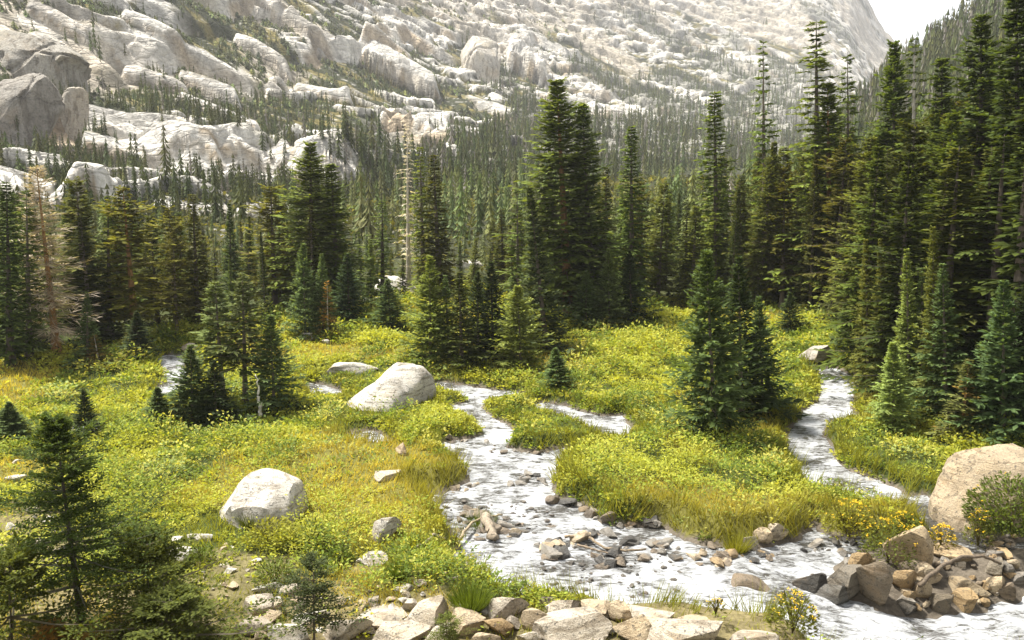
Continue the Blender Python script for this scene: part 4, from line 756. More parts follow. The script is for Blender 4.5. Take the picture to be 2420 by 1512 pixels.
# foreground row of pale rocks
FG = [(845,1450,965,1495,PALE),(950,1430,1070,1500,PALE),(1060,1455,1140,1512,TAN),(1135,1425,1235,1475,PALE),(1150,1470,1230,1512,ORNG),(1225,1440,1290,1500,TAN),(1275,1462,1470,1530,PALE),(1300,1425,1380,1465,PALE),(1375,1425,1450,1468,TAN),(1440,1435,1500,1480,TAN),(1465,1470,1560,1530,TAN),(1480,1455,1600,1490,PALE),(1545,1478,1720,1560,PALE),(1000,1490,1080,1540,PALE),(880,1490,1010,1540,PALE),(740,1480,860,1530,PALE),(1230,1500,1290,1545,PALE),(1100,1500,1170,1550,TAN),(640,1490,730,1530,WHITE),(690,1455,760,1480,WHITE),(580,1410,650,1465,PALE),(560,1470,640,1510,PALE)]
WHERE = ['left end','above','inside','crest','front','middle','biggest block','back','back','right part','beside the big block','behind the smooth slab','smooth slab','front','front left','far left','front','front','left','left','left','left']
for i, (a, b, c, d, t) in enumerate(FG):
    lab = {6: 'largest squared pale block in the foreground rock row', 12: 'broad flat pale slab at the bottom edge beside the rapids', 4: 'rusty orange sided rock in the foreground row'}.get(i, ['pale wedge at the left end of the bottom rock row','pale block above the seedling in the bottom row','tan rock right of the seedling in the bottom row','white topped rock at the crest of the bottom row','','tan upright rock left of the squared block','','pale rock behind the squared block','tan rock behind the squared block, toward the stream','tan rock between squared block and smooth slab','dark sided tan rock right of the squared block','flat pale rock behind the smooth slab','','pale rock below the seedling at the bottom edge','flat pale rock left of the seedling at the bottom edge','pale rock right of the small ragged fir','pale rock in front of the rusty one','tan rock in front of the rusty one','white rock at the foot of the small ragged fir','white rock just left of the small ragged fir trunk','pale rock beside the tilted brown slab','pale rock below the tilted brown slab'][i])
    rock_px(a - 8, b - 6, c + 8, d, t, lab, RK[(i * 5) % 12] if i != 12 else RK[7], 0, .75, hs=1.2, name='rock', cat='rock', group='pale rocks heaped along the bottom edge', sink=.3)
def scatter(n, pts, smin, smax, tint_list, label, group, protos, seed, name='stone', sink=.24, flat=.6, wl=False):
    g = np.random.default_rng(seed); P = np.array(pts, float); lo, hi = P.min(0), P.max(0); k = 0; t = 0; made = []
    while k < n and t < n * 60:
        t += 1; px, py = g.uniform(lo, hi)
        if poly_sd(P, np.array([px]), np.array([py]))[0] > 0: continue
        x, y, z = hit(px, py)
        if wl: z = max(z, float(Wf(np.array(x), np.array(y))) - .03)
        s = (smin + (smax - smin) * g.random()**2.2) / FD * math.hypot(y, 12) / 2; h = s * flat * g.uniform(.7, 1.3); tt = tint_list[g.integers(len(tint_list))]; v = g.uniform(.75, 1.2)
        cw_ = {WHITE: 'white', PALE: 'pale', TAN: 'tan', GREY: 'grey', BROWN: 'brown', DARK: 'black', ORNG: 'rusty'}[tt]; ff = (s * FD / math.hypot(y, 12) * 2 - smin) / (smax - smin); sw = 'little' if ff < .12 else 'smallish' if ff < .4 else 'bigger'
        lab = f'{sw} {cw_} {label}'
        o = put_rock(protos[g.integers(len(protos))], x, y, z + h * (1 - 2 * sink), s * g.uniform(.85, 1.35), s * g.uniform(.7, 1.0), h, g.uniform(0, 6.28), tuple(v * c for c in tt), lab, 'stone' if name == 'stone' else 'rock', group, name, (g.normal(0, .2), g.normal(0, .2)))
        made.append((s, o, cw_)); k += 1
    if made: m = max(made, key=lambda v: v[0]); m[1]['label'] = f'largest, {m[2]} {label}'
def pebbles(n, pts, smin, smax, label, seed):          # too small to pick apart singly: one object
    g = np.random.default_rng(seed); P = np.array(pts, float); lo, hi = P.min(0), P.max(0); Vs, Fs = [], []; k = 0; V0, F0 = ICO[2]
    while k < n:
        px, py = g.uniform(lo, hi)
        if poly_sd(P, np.array([px]), np.array([py]))[0] > 0: continue
        x, y = onW(px, py); z = float(Wf(np.array(x), np.array(y))); r_ = (smin + (smax - smin) * g.random()**2) / FD * math.hypot(y, 12) / 2; V = V0.copy()
        for _ in range(9):
            nn = g.normal(0, 1, 3); nn /= np.linalg.norm(nn); V = V - np.maximum(V @ nn - g.uniform(.35, .75), 0)[:, None] * nn
        Vs.append(V * r_ * np.array([g.uniform(.8, 1.5), g.uniform(.7, 1.1), .6]) + np.array([x, y, z + .15 * r_])); Fs.append(F0 + k * len(V0)); k += 1
    me = new_mesh('pebbles', np.concatenate(Vs), np.concatenate(Fs), None, False); me.materials.append(M_WET); o = obj('pebbles', me); o.color = (.13, .115, .095, 1); tag(o, label, 'pebbles', kind='stuff')
def Z7(*p): return [((800 + .3968 * x) * K, (1000 + .3968 * y) * K) for x, y in p]
def Z8(*p): return [((1660 + .3968 * x) * K, (1000 + .3968 * y) * K) for x, y in p]
scatter(80, [(560,1440),(900,1400),(1180,1440),(1240,1430),(1500,1440),(1500,1500),(560,1512)], 18, 55, [PALE, WHITE, TAN], 'rock filling a gap in the bottom edge heap', 'small pale rocks along the bottom edge', RK, 31, 'rock')
for a_, b_, t_, l_ in [((1690,1486),(1840,1560),PALE,'flat cracked slab between the broad slab and the flowered bush'),((1600,1462),(1700,1496),TAN,'thin tan slab behind the broad flat one'),((1900,1510),(2010,1580),TAN,'tan slab right of the flowered bush at the bottom')]: rock_px(*a_, *b_, t_, l_, RK[(int(a_[0]) // 7) % 12], 0, .7, name='rock', cat='rock', sink=.3)
scatter(26, Z7((800,1000),(1060,1080),(1060,1160),(560,1100),(250,1230),(250,1330),(700,1300),(600,1040)), 14, 44, [PALE, TAN, WHITE], 'stone in the grass on the left bank of the rapids', 'pale stones on the left bank', RK, 32)
scatter(22, Z7((850,830),(940,740),(1080,790),(1290,820),(1240,900),(1130,960),(960,950),(880,900)), 15, 52, [GREY, BROWN, TAN], 'stone of the gravel bar around the short log', 'stones around the short log', RS + RK[:3], 33, wl=True)
scatter(38, Z7((1350,970),(1500,930),(1680,880),(1900,870),(1900,910),(1780,960),(1600,1000),(1560,1060),(1420,1070),(1360,1030)), 15, 54, [DARK, BROWN, GREY, TAN], 'flat stone of the long bar with driftwood in mid stream', 'stones of the long mid stream bar', RS, 34, wl=True)
scatter(34, Z7((1650,1060),(1900,960),(2150,930),(2268,980),(2268,1100),(2050,1170),(1850,1150),(1700,1110)), 14, 52, [DARK, BROWN, GREY], 'wet stone in the shallows below the long bar', 'stones in the shallows below the long bar', RS, 35, wl=True)
scatter(26, Z8((80,1060),(240,1030),(420,1000),(720,1030),(700,1080),(420,1090),(200,1130)), 16, 48, [BROWN, ORNG, DARK, TAN], 'stone of the small cluster in the rapids', 'stones of the small cluster in the rapids', RS, 36, wl=True)
scatter(16, Z8((280,920),(480,890),(620,960),(480,1000),(300,1000)), 12, 38, [GREY, BROWN, TAN], 'stone below the grassy point at the right bank', 'stones below the grassy point', RS + RK[:4], 37, wl=True)
scatter(14, Z7((1050,300),(1180,310),(1330,330),(1440,320),(1430,350),(1200,370),(1100,400),(1040,340)), 8, 26, [GREY, BROWN], 'stone at the tip of the grassy island', 'stones at the island tip', RS, 38, wl=True)
scatter(12, Z7((820,580),(900,530),(1000,560),(960,610),(850,610)), 10, 30, [GREY, BROWN, TAN], 'stone at the foot of the left grassy bank', 'stones at the left bank foot', RS, 39, wl=True)
scatter(12, Z7((790,240),(900,250),(960,275),(820,290)), 9, 24, [GREY, BROWN], 'stone at the head of the main channel', 'stones at the channel head', RS, 40, wl=True)
scatter(12, Z7((1170,580),(1270,520),(1430,510),(1430,550),(1290,600)), 9, 32, [DARK, GREY], 'stone breaking the water in mid channel', 'stones in mid channel', RS, 41, wl=True)
scatter(22, Z7((1450,640),(1560,650),(1740,690),(1870,770),(2100,770),(2220,850),(2000,830),(1850,830),(1700,760),(1450,700)), 15, 52, [GREY, BROWN, DARK], 'wet stone under the edge of the right grassy bank', 'stones under the right bank edge', RS + RK[:4], 42, wl=True)
pebbles(70, Z7((760,640),(1000,640),(1300,640),(1500,720),(1400,860),(1250,820),(1100,760),(800,760)), 6, 18, 'small dark stones poking from the main channel', 43)
scatter(20, Z8((960,900),(1140,880),(1330,930),(1140,1000),(820,1000)), 12, 42, [DARK, GREY, BROWN], 'wet stone in the rapids left of the rock pile', 'stones left of the rock pile', RS, 44, wl=True)
pebbles(90, Z7((1300,900),(1900,880),(2268,900),(2268,1250),(1800,1280),(1500,1200),(1350,1080)), 6, 20, 'dark pebbles awash in the wide lower rapids', 49)
scatter(30, [(0,1180),(60,1160),(140,1230),(160,1330),(60,1400),(0,1360)], 10, 46, [WHITE, PALE], 'stone of the rubble left of the foreground fir', 'white rubble at the left edge', RK, 45)
scatter(26, [(520,1290),(640,1300),(800,1370),(840,1440),(700,1450),(560,1440),(440,1400)], 10, 36, [WHITE, PALE, TAN], 'stone lying on the bare slope right of the foreground fir', 'pale stones on the bare slope', RK, 46, 'rock')
# right hand rock pile
PL = [((385,1165),(715,1290),BROWN,'brown flat topped block standing in the white rapids'),((835,1150),(1050,1300),DARK,'black wet boulder left end of the rock pile'),((865,1115),(1010,1180),(.12,.10,.08),'dark brown rock on top of the black wet boulder'),((1030,1100),(1330,1290),(.17,.15,.12),'large dark smooth boulder at the pile front'),((1235,1110),(1510,1380),(.22,.18,.13),'largest rounded boulder with brown crown in the pile'),((960,1200),(1230,1340),(.13,.125,.115),'grey sloping boulder low in the pile'),((1405,895),(1700,1130),(.42,.33,.21),'tall tan slab leaning up at the pile top'),((1695,935),(2000,1060),(.40,.31,.19),'rounded tan boulder at the back of the pile'),((1143,1000),(1315,1110),ORNG,'orange boulder at the left back of the pile'),((1310,1040),(1420,1095),TAN,'small tan boulder beside the orange one'),((1510,1045),(1740,1160),(.30,.25,.18),'grey brown rock in the middle of the pile'),((1595,1085),(1760,1190),TAN,'pointed tan rock in the middle of the pile'),((1440,1110),(1590,1220),ORNG,'rusty tan slab behind the largest boulder'),((1550,1170),(1690,1270),(.42,.34,.23),'light tan slab under the long stick'),((1830,1215),(2000,1350),ORNG,'orange brown boulder at the right pile front'),((1685,1250),(1840,1370),(.15,.125,.09),'dark rock in front of the stick'),((1480,1290),(1640,1370),(.10,.09,.075),'low dark rock at the pile foot'),((1790,1170),(2050,1260),(.36,.29,.19),'broad tan slab right of the stick'),((1840,1030),(1910,1070),PALE,'small pale rock on the pile back'),((1735,1020),(1810,1070),TAN,'small rusty rock on the pile back'),((2030,1030),(2170,1130),(.25,.22,.17),'grey rock right of the pile back'),((2140,1020),(2260,1090),TAN,'tan rock at the right edge of the pile'),((2030,1140),(2180,1240),TAN,'tan rock at the right end of the stick'),((2110,1190),(2220,1280),BROWN,'brown rock at the pile lower right'),((1985,1255),(2070,1320),ORNG,'small orange rock at the pile front'),((1490,1230),(1600,1300),(.30,.22,.12),'small brown rock left of the stick end'),((500,890),(615,980),PALE,'pale leaning slab at the grassy point'),((565,840),(700,940),TAN,'tan rock wedged in the grassy point'),((650,820),(795,915),(.42,.36,.27),'dark edged tan slab at the grassy point'),((440,925),(535,975),GREY,'grey rock left of the pale leaning slab'),((820,980),(970,1040),DARK,'flat dark rock awash in the rapids'),((1200,510),(1390,570),(.45,.40,.33),'pale flat rock in the right channel'),((2180,1100),(2320,1180),GREY,'grey rock at the right picture edge'),((1560,1150),(1650,1200),PALE,'little pale rock tucked in the pile centre')]
for i, (a, b, t, lab) in enumerate(PL):
    (x0, y0), (x1, y1) = Z8(a, b); rock_px(x0, y0, x1, y1, t, lab, (RD + RK)[(i * 3 + 1) % 17], 0, .8, name='rock' if i > 8 else 'boulder', cat='rock' if i > 8 else 'boulder', sink=.10, hs=1.25)
scatter(30, Z8((1150,1010),(1700,1000),(2050,1050),(2268,1100),(2268,1250),(1950,1330),(1500,1330),(1200,1200)), 14, 44, [TAN, ORNG, BROWN, GREY], 'rock filling a gap of the right hand pile', 'small rocks of the right hand pile', RK, 47, 'rock', .2)
scatter(24, Z8((2000,860),(2268,860),(2268,1010),(2040,1000)), 12, 44, [BROWN, GREY, ORNG], 'wet stone in the stream behind the rock pile', 'stones behind the rock pile', RS, 48, wl=True)
for (a, b, t, lab) in [((1575,1150),(1750,1240),(.22,.19,.16),'grey wet boulder in the rapids near the bottom rocks'),((1945,1170),(2125,1250),(.17,.14,.11),'squared brown rock awash right of the grey wet boulder'),((1400,780),(1540,860),GREY,'grey rock mid stream above the long bar'),((1740,1150),(1840,1210),BROWN,'brown rock touching the grey wet boulder'),((1345,1240),(1480,1310),(.2,.17,.13),'dark rounded rock behind the foreground row'),((1050,295),(1115,340),TAN,'tan stone at the left tip of the grassy island'),((1170,570),(1280,602),DARK,'flat dark rock alone in the main channel'),((865,740),(930,780),TAN,'tan stone upstream of the short log'),((1690,680),(1760,750),(.3,.27,.23),'rounded grey rock below the right bank')]:
    (x0, y0), (x1, y1) = Z7(a, b); rock_px(x0, y0, x1, y1, t, lab, RK[hash(lab) % 1 + int(a[0]) % 12], 0, .8, name='rock', cat='rock', sink=.2)

# driftwood
def tube(pts, r0, r1, ns=7, seed=0):
    P = np.array(pts, float); n = max(8, len(P) * 4); t = np.linspace(0, len(P) - 1, n); P = np.stack([np.interp(t, np.arange(len(P)), P[:, i]) for i in range(3)], 1)
    P[1:-1] += np.random.default_rng(seed).normal(0, .3, (n - 2, 3)) * r0; T = np.gradient(P, axis=0); T /= np.linalg.norm(T, axis=1, keepdims=True); U = np.cross(T, [0.1, .2, 1]); U /= np.linalg.norm(U, axis=1, keepdims=True); W_ = np.cross(T, U)
    rr = np.linspace(r0, r1, n)[:, None, None]; th = np.arange(ns) * 2 * math.pi / ns; ring = P[:, None] + rr * (np.cos(th)[None, :, None] * U[:, None] + np.sin(th)[None, :, None] * W_[:, None])
    i = np.arange(n - 1)[:, None] * ns; j = np.arange(ns)[None]; f = np.stack([i + j, i + (j + 1) % ns, i + ns + (j + 1) % ns, i + ns + j], -1).reshape(-1, 4)
    return ring.reshape(-1, 3), [f, np.array([np.arange(ns)[::-1]]), np.array([(n - 1) * ns + np.arange(ns)])]
def stick(pp, r0, r1, tint, label, lift, seed, name='driftwood'):
    pts = []
    for (px, py), l in zip(pp, lift): x, y, z = hit(px, py); z = max(z, float(Wf(np.array(x), np.array(y)))); pts.append((x, y, z + l))
    o = np.array(pts[0]); V, F = tube(np.array(pts) - o, r0, r1, 8, seed); me = new_mesh(name, V, F, None, True); b = obj(name, me, M_BARK, loc=tuple(o)); b.color = (*tint, 1); tag(b, label, 'driftwood'); return b
stick(Z7((1040,850),(1080,920),(1110,950)), .17, .13, (.30,.25,.19), 'short thick weathered log standing out of the gravel bar', (.35,.25,.12), 1, 'log')
stick(Z7((880,905),(960,870),(1040,845),(1150,830)), .05, .03, (.33,.27,.18), 'long bent branch lying behind the short log', (.15,.25,.3,.3), 2)
stick(Z7((600,970),(660,960),(720,915),(790,920)), .05, .03, (.35,.30,.24), 'pale crooked branch on the left grassy bank', (.2,.3,.35,.25), 3)
stick(Z7((1540,945),(1680,950),(1780,1010),(1900,1035),(2050,1025)), .05, .035, (.24,.19,.13), 'long curved driftwood branch on the mid stream bar', (.15,.2,.15,.15,.15), 4)
stick(Z7((1620,990),(1740,1030),(1860,1050)), .035, .02, (.22,.17,.12), 'thin driftwood stick below the long curved branch', (.12,.15,.1), 5)
stick(Z8((1600,1280),(1720,1210),(1850,1150),(2000,1135),(2110,1150)), .065, .04, (.13,.10,.07), 'long dark stick lying across the right rock pile', (.55,.75,.8,.75,.6), 6)
stick(Z8((1580,975),(1620,1010),(1650,1045)), .04, .02, (.5,.47,.42), 'short bleached stick on the rock pile', (.75,.7,.65), 7)
x, y, z = hit(615, 985)
V, F = tube([(0, 0, -.1), (.02, 0, .5), (-.06, 0, 1.0), (0, .02, 1.45), (-.12, 0, 2.0)], .11, .015, 8, 4); b = obj('broken_snag', new_mesh('broken_snag', V, F, None, True), M_BARK, loc=(x, y, z)); b.color = (.75, .72, .66, 1); tag(b, 'short white broken snag at the right foot of the meadow clump', 'snag')

# ------------------------------------------------------------------ rock outcrops on the mountainside
OC = [rock_mesh(400 + i, 5, 10, .5, .9,   .07, 1.5, M_CLIFF, 30, 4, .2, True) for i in range(6)]
def outcrop(x0, y0, x1, y1, tint, label, k=0, dep=.7, rot=None, sink=.25):
    cx = (x0 + x1) / 2; x, y, z = hit(cx, y1 - (y1 - y0) * .15); d = math.hypot(x, y); w = (x1 - x0) / FD * y / 2; h = (y1 - y0) / FD * y / 2
    put_rock(OC[k % 6], x, y + w * dep * .6, z + h * .55, w * 1.05, w * max(dep, .8), h * 1.25, random.uniform(-.3, .3) if rot is None else rot, tint, label, 'outcrop', None, 'rock_outcrop', (R(-12), R(9)))
CG = (.40, .37, .32); CW = (.60, .57, .51); CT = (.44, .36, .26)
outcrop(-60,172,118,320,(.30,.28,.25),'huge dark grey rock dome at the left picture edge',0,.7)
outcrop(-80,90,185,185,(.36,.34,.30),'broad overhanging grey slab above the dark left dome',1,.6)
outcrop(140,215,205,325,CG,'tall narrow slab leaning right of the dark dome',2,.6,.2)
outcrop(1090,75,1195,200,(.5,.47,.42),'cracked granite knob in the middle of the mountainside',3,.8)

# ------------------------------------------------------------------ meadow plants
CLEAR = [(*hit(*p)[:2], r_) for p, r_ in [((925,950),2.0),((870,960),1.2),((590,1235),1.5),((530,1245),1.0),((640,1235),1.2),((900,1280),.9),((830,885),1.5),((920,1130),.8),((950,1075),.5),((420,1325),1.0),((470,1280),.8),((2300,1200),2.6),((1940,855),1.6),((875,1335),.9),((640,1450),1.4),((690,1405),.8),((30,1135),.7)]]
def clear(x, y):
    m = np.zeros(len(x), bool)
    for a, b, c in CLEAR: m |= ((x - a)**2 + ((y - b) * .8)**2 < c * c)
    return m
def on_meadow(x, y, s, margin=.12):
    px, py, fb = forest_r(x, y); return (s > margin) & (py > fb - 22)
def leaves(P, D, L, Wd, roll, c0, c1, quad=True):
    U = np.cross(D, np.stack([roll[:, 0], roll[:, 1], np.ones(len(D))], 1)); U /= np.linalg.norm(U, axis=1, keepdims=True) + 1e-9
    T = P + D * L[:, None]; M = P + D * (L * .5)[:, None]; M[:, 2] += .06 * L
    if quad:
        V = np.stack([P, M + U * Wd[:, None], T, M - U * Wd[:, None]], 1); Cc = np.stack([c0, (c0 + c1) / 2, c1, (c0 + c1) / 2], 1); k = 4
    else:
        V = np.stack([P + U * Wd[:, None], P - U * Wd[:, None], T], 1); Cc = np.stack([c0, c0, c1], 1); k = 3
    return V.reshape(-1, 3), np.arange(len(P) * k).reshape(-1, k), Cc.reshape(-1, 3)
g = np.random.default_rng(77)
def sample(n, rmin, rmax, azm=36, pw=.5):
    az = np.radians(g.uniform(-azm, azm, n)); r = (g.uniform(rmin**pw, rmax**pw, n))**(1 / pw); x = r * np.sin(az); y = r * np.cos(az); s = water_sd(x, y); return x, y, s, r
PAL = np.array([[.34, .36, .05], [.40, .40, .065], [.25, .30, .045], [.12, .17, .03], [.42, .40, .085], [.28, .34, .11]])
x, y, s, r = sample(50000, 17, 92); ok = on_meadow(x, y, s, .10); x, y, s, r = x[ok], y[ok], s[ok], r[ok]
tall = fbm2(x / 6 + 1, y / 6, 3); dryn = fbm2(x / 11 + 3, y / 11, 3); bare = sm((22.6 + 2.2 * fbm2(x / 4, y / 4, 4) - y) / 1.2) * sm((x + 15) / 4)
ok = (g.random(len(x)) > bare * .97) & (g.random(len(x)) > .75 * sm((dryn - .12) / .2)) & (g.random(len(x)) < .55 + .6 * sm((tall + .2) / .4)) & ~(clear(x, y) & (g.random(len(x)) < .9)) & (g.random(len(x)) > .85 * bare_spots(x, y)); x, y, s, r, tall = x[ok], y[ok], s[ok], r[ok], tall[ok]
z = H(x, y); n = len(x)
nl = 20; nearbank = .22 + .78 * sm((s - .1) / (1.5 + 1.0 * sm((x - 9) / 2))); lump = sm((fbm2(x / 2.3 + 50, y / 2.3, 2) - .05) / .22); hgt = nearbank * (.20 + .55 * sm((tall + .15) / .5) + .55 * lump) * g.uniform(.6, 1.3, n); rad = hgt * g.uniform(.5, .8, n); rad = np.maximum(rad, .006 * r)
th = g.uniform(0, 6.28, (n, nl)); ph = np.sqrt(g.random((n, nl))); hz = g.uniform(.35, 1, (n, nl)) * (1 - .55 * ph**2)
P = np.stack([x[:, None] + rad[:, None] * ph * np.cos(th), y[:, None] + rad[:, None] * ph * np.sin(th), z[:, None] + hgt[:, None] * hz - .05], -1).reshape(-1, 3)
D = np.stack([np.cos(th) * (.3 + ph) + g.normal(0, .45, (n, nl)), np.sin(th) * (.3 + ph) + g.normal(0, .45, (n, nl)), g.uniform(-.1, .9, (n, nl))], -1).reshape(-1, 3); D /= np.linalg.norm(D, axis=1, keepdims=True)
ll = (np.maximum(.105, .0037 * r)[:, None] * g.uniform(.6, 1.5, (n, nl))).ravel(); ww = ll * np.repeat(g.uniform(.14, .30, n), nl)
pc = fbm2(x / 5 + 9, y / 5, 3) * .8 + .35 * (lump - .4); idx = np.clip(((pc + .5) * 4.6 + g.normal(0, .55, n)).astype(int), 0, 5); base = PAL[idx] * g.uniform(.85, 1.3, (n, 1))
c0 = np.repeat(base, nl, 0) * g.uniform(.72, 1.05, (n * nl, 1)); c1 = np.repeat(base, nl, 0) * g.uniform(.9, 1.2, (n * nl, 1))
V, F, cc = leaves(P, D, ll, ww, g.normal(0, .6, (n * nl, 2)), c0, c1, True)
tag(obj('meadow_herbs', new_mesh('meadow_herbs', V, F, cc), M_HERB), 'leafy yellow green herbs covering the wet meadow', 'herbs', kind='stuff')
# scrub on the valley floor among the trees
x, y, s, r = sample(10000, 55, 300, 38, 1.0); px, py, fb = forest_r(x, y); az_ = np.degrees(np.arctan2(x, y)); ok = (py <= fb + 5) & (r < np.interp(az_, AZ, R0) * 1.05) & (fbm2(x / 9, y / 9, 2) > -.25); x, y, r = x[ok], y[ok], r[ok]; n = len(x); z = H(x, y); nl = 6
hgt = g.uniform(.4, 1.3, n); rad = hgt * g.uniform(.8, 1.4, n) + .004 * r; th = g.uniform(0, 6.28, (n, nl)); ph = np.sqrt(g.random((n, nl)))
P = np.stack([x[:, None] + rad[:, None] * ph * np.cos(th), y[:, None] + rad[:, None] * ph * np.sin(th), z[:, None] + hgt[:, None] * g.uniform(0, .8, (n, nl)) * (1 - .5 * ph**2)], -1).reshape(-1, 3)
D = np.stack([np.cos(th) + g.normal(0, .5, (n, nl)), np.sin(th) + g.normal(0, .5, (n, nl)), g.uniform(.1, 1.2, (n, nl))], -1).reshape(-1, 3); D /= np.linalg.norm(D, axis=1, keepdims=True)
base = np.array([[.06, .065, .018], [.09, .09, .022], [.14, .13, .028], [.04, .05, .016]])[g.integers(0, 4, n)] * g.uniform(.7, 1.3, (n, 1)); ll = (.006 * r[:, None] * g.uniform(.6, 1.4, (n, nl))).ravel()
V, F, cc = leaves(P, D, ll, ll * .3, g.normal(0, .6, (n * nl, 2)), np.repeat(base, nl, 0) * .8, np.repeat(base, nl, 0) * 1.2)
tag(obj('valley_scrub', new_mesh('valley_scrub', V, F, cc), M_HERB), 'low scrub between the trees on the valley floor', 'scrub', kind='stuff')
# grass blades: everywhere thin, long along the banks
x, y, s, r = sample(300000, 17, 80); ok = on_meadow(x, y, s, .05); x, y, s, r = x[ok], y[ok], s[ok], r[ok]
bankm = sm((1.3 - s) / .9); dryn = fbm2(x / 11 + 3, y / 11, 3); bare = sm((22.6 + 2.2 * fbm2(x / 4, y / 4, 4) - y) / 1.2) * sm((x + 15) / 4)
tuft = sm((fbm2(x / 1.2, y / 1.2, 2)) / .25)
ok = g.random(len(x)) < np.clip(.34 + .6 * clear(x, y) + .66 * bankm + .5 * sm((dryn - .05) / .2), 0, 1) * (1 - .85 * np.maximum(bare, .8 * bare_spots(x, y)) * (1 - tuft)); x, y, s, r, bankm, dryn = x[ok], y[ok], s[ok], r[ok], bankm[ok], dryn[ok]
n = len(x); z = H(x, y)
tn = fbm2(x / 1.1 + 40, y / 1.1, 2); th = 6.28 * fbm2(x / 1.6, y / 1.6 + 12, 2) * 1.6 + g.normal(0, .7, n)
L = (.28 + (.42 - .30 * sm((y - 33) / 5)) * bankm) * g.uniform(.6, 1.4, n) * (1 + .8 * tn); le = .55
D = np.stack([np.cos(th) * le, np.sin(th) * le, np.full(n, 1.0)], 1) + g.normal(0, .22, (n, 3)); D /= np.linalg.norm(D, axis=1, keepdims=True)
gc = np.array([.26, .27, .035]) + (np.array([.46, .38, .07]) - np.array([.26, .27, .035])) * sm((dryn - .0) / .22)[:, None] * (1 - .7 * bankm[:, None]); gc = gc * (1 - .25 * bankm[:, None]) * g.uniform(.65, 1.35, (n, 1))
V, F, cc = leaves(np.stack([x, y, z - .03], 1), D, L, np.maximum(.010, .0005 * r) * 1.1, g.normal(0, .5, (n, 2)), gc * .92, gc * 1.05, False)
tag(obj('meadow_grass', new_mesh('meadow_grass', V, F, cc), M_HERB), 'long grass and sedge growing over meadow and banks', 'grass', kind='stuff')

# single bushes and tufts one can point at
def bush_mesh(seed, h, rad, n, leaf, col, flower=0, grass=False):
    g = np.random.default_rng(seed); th = g.uniform(0, 6.28, n); ph = np.sqrt(g.random(n))
    if grass:
        P = np.stack([rad * .35 * ph * np.cos(th), rad * .35 * ph * np.sin(th), np.zeros(n)], 1); D = np.stack([np.cos(th) * ph * .8, np.sin(th) * ph * .8, np.ones(n)], 1) + g.normal(0, .15, (n, 3)); D /= np.linalg.norm(D, axis=1, keepdims=True)
        c = np.array(col) * g.uniform(.6, 1.4, (n, 1)); V1, F1, c1 = leaves(P, D, h * g.uniform(.5, 1.1, n), np.full(n, .012), g.normal(0, .5, (n, 2)), c * .95, c * 1.05, False); return new_mesh('foliage', V1, F1, c1), None, None
    hz = g.uniform(.15, 1, n) * (1 - .6 * ph**2); P = np.stack([rad * ph * np.cos(th), rad * ph * np.sin(th), h * hz], 1); D = np.stack([np.cos(th) * (.3 + ph), np.sin(th) * (.3 + ph), g.uniform(0, .9, n)], 1) + g.normal(0, .35, (n, 3)); D /= np.linalg.norm(D, axis=1, keepdims=True)
    c = np.array(col) * g.uniform(.55, 1.45, (n, 1)); V1, F1, c1 = leaves(P, D, leaf * g.uniform(.6, 1.4, n), leaf * .24 * np.ones(n), g.normal(0, .6, (n, 2)), c * .95, c * 1.05)
    fm = None
    if flower:
        m = flower * 5; th = np.repeat(g.uniform(0, 6.28, flower), 5); ph = np.repeat(np.sqrt(g.random(flower)), 5); Pf = np.stack([rad * ph * np.cos(th), rad * ph * np.sin(th), h * (1.04 - .5 * ph**2)], 1) + g.normal(0, .02, (m, 3)); a = np.tile(np.arange(5) * 1.257, flower)
        Df = np.stack([np.cos(a), np.sin(a), np.full(m, .25)], 1); Df /= np.linalg.norm(Df, axis=1, keepdims=True); cf = np.array([.75, .50, .03]) * g.uniform(.8, 1.1, (m, 1)); V2, F2, c2 = leaves(Pf, Df, np.full(m, .05), np.full(m, .02), g.normal(0, .3, (m, 2)), cf, cf); fm = new_mesh('flowers', V2, F2, c2)
    ns = 14; St = []; Fs = []
    for i in range(ns):
        a = g.uniform(0, 6.28); q = math.sqrt(g.random()); v, f = tube([(0, 0, -.05), (rad * q * .4 * math.cos(a), rad * q * .4 * math.sin(a), h * .5), (rad * q * .8 * math.cos(a), rad * q * .8 * math.sin(a), h * .92)], .010, .004, 4, i); Fs.append(f[0] + sum(len(k) for k in St)); St.append(v)
    V3 = np.concatenate(St); return new_mesh('foliage', V1, F1, c1), fm, new_mesh('stems', V3, np.concatenate(Fs), np.broadcast_to([.12, .10, .03], (len(V3), 3)))
def bush(px, py, wpx, hpx, n, col, label, flower=0, grass=False, seed=0, name='shrub', cat='shrub', leaf=.11, on=0.):
    x, y, z = hit(px, py); k = math.hypot(y, CAMZ - z) / FD; me, fm, st = bush_mesh(seed + int(px), hpx * k, wpx * k / 2, n, leaf, col, flower, grass); e = obj(name, None, loc=(x, y, z + on)); e.empty_display_size = .2
    obj('foliage', me, M_HERB, e)
    if fm: tag(obj('flowers', fm, M_HERB, e), kind='stuff')
    if st: tag(obj('stems', st, M_HERB, e), kind='stuff')
    return tag(e, label, cat)
LG = (.11, .15, .022); YG = (.22, .22, .03); DG = (.06, .085, .018)
bush(1872,1505,100,95,700,(.12,.13,.02),'yellow flowered bush at the bottom edge beside the white rapids',30,seed=1,name='flowering_bush',on=.15)
bush(2098,1330,120,105,900,(.10,.12,.02),'yellow flowered bush rising behind the orange boulder',30,seed=2,name='flowering_bush')
bush(2135,1262,75,50,500,(.13,.16,.022),'yellow flowered bush at the tip of the right bank',30,seed=3,name='flowering_bush')
bush(2005,1268,110,85,900,YG,'leafy flowered bush beside the right channel inlet',40,seed=4,name='flowering_bush')
bush(2225,1300,60,60,300,(.15,.13,.02),'small orange flowered plant behind the rock pile',40,seed=5,name='flowering_bush')
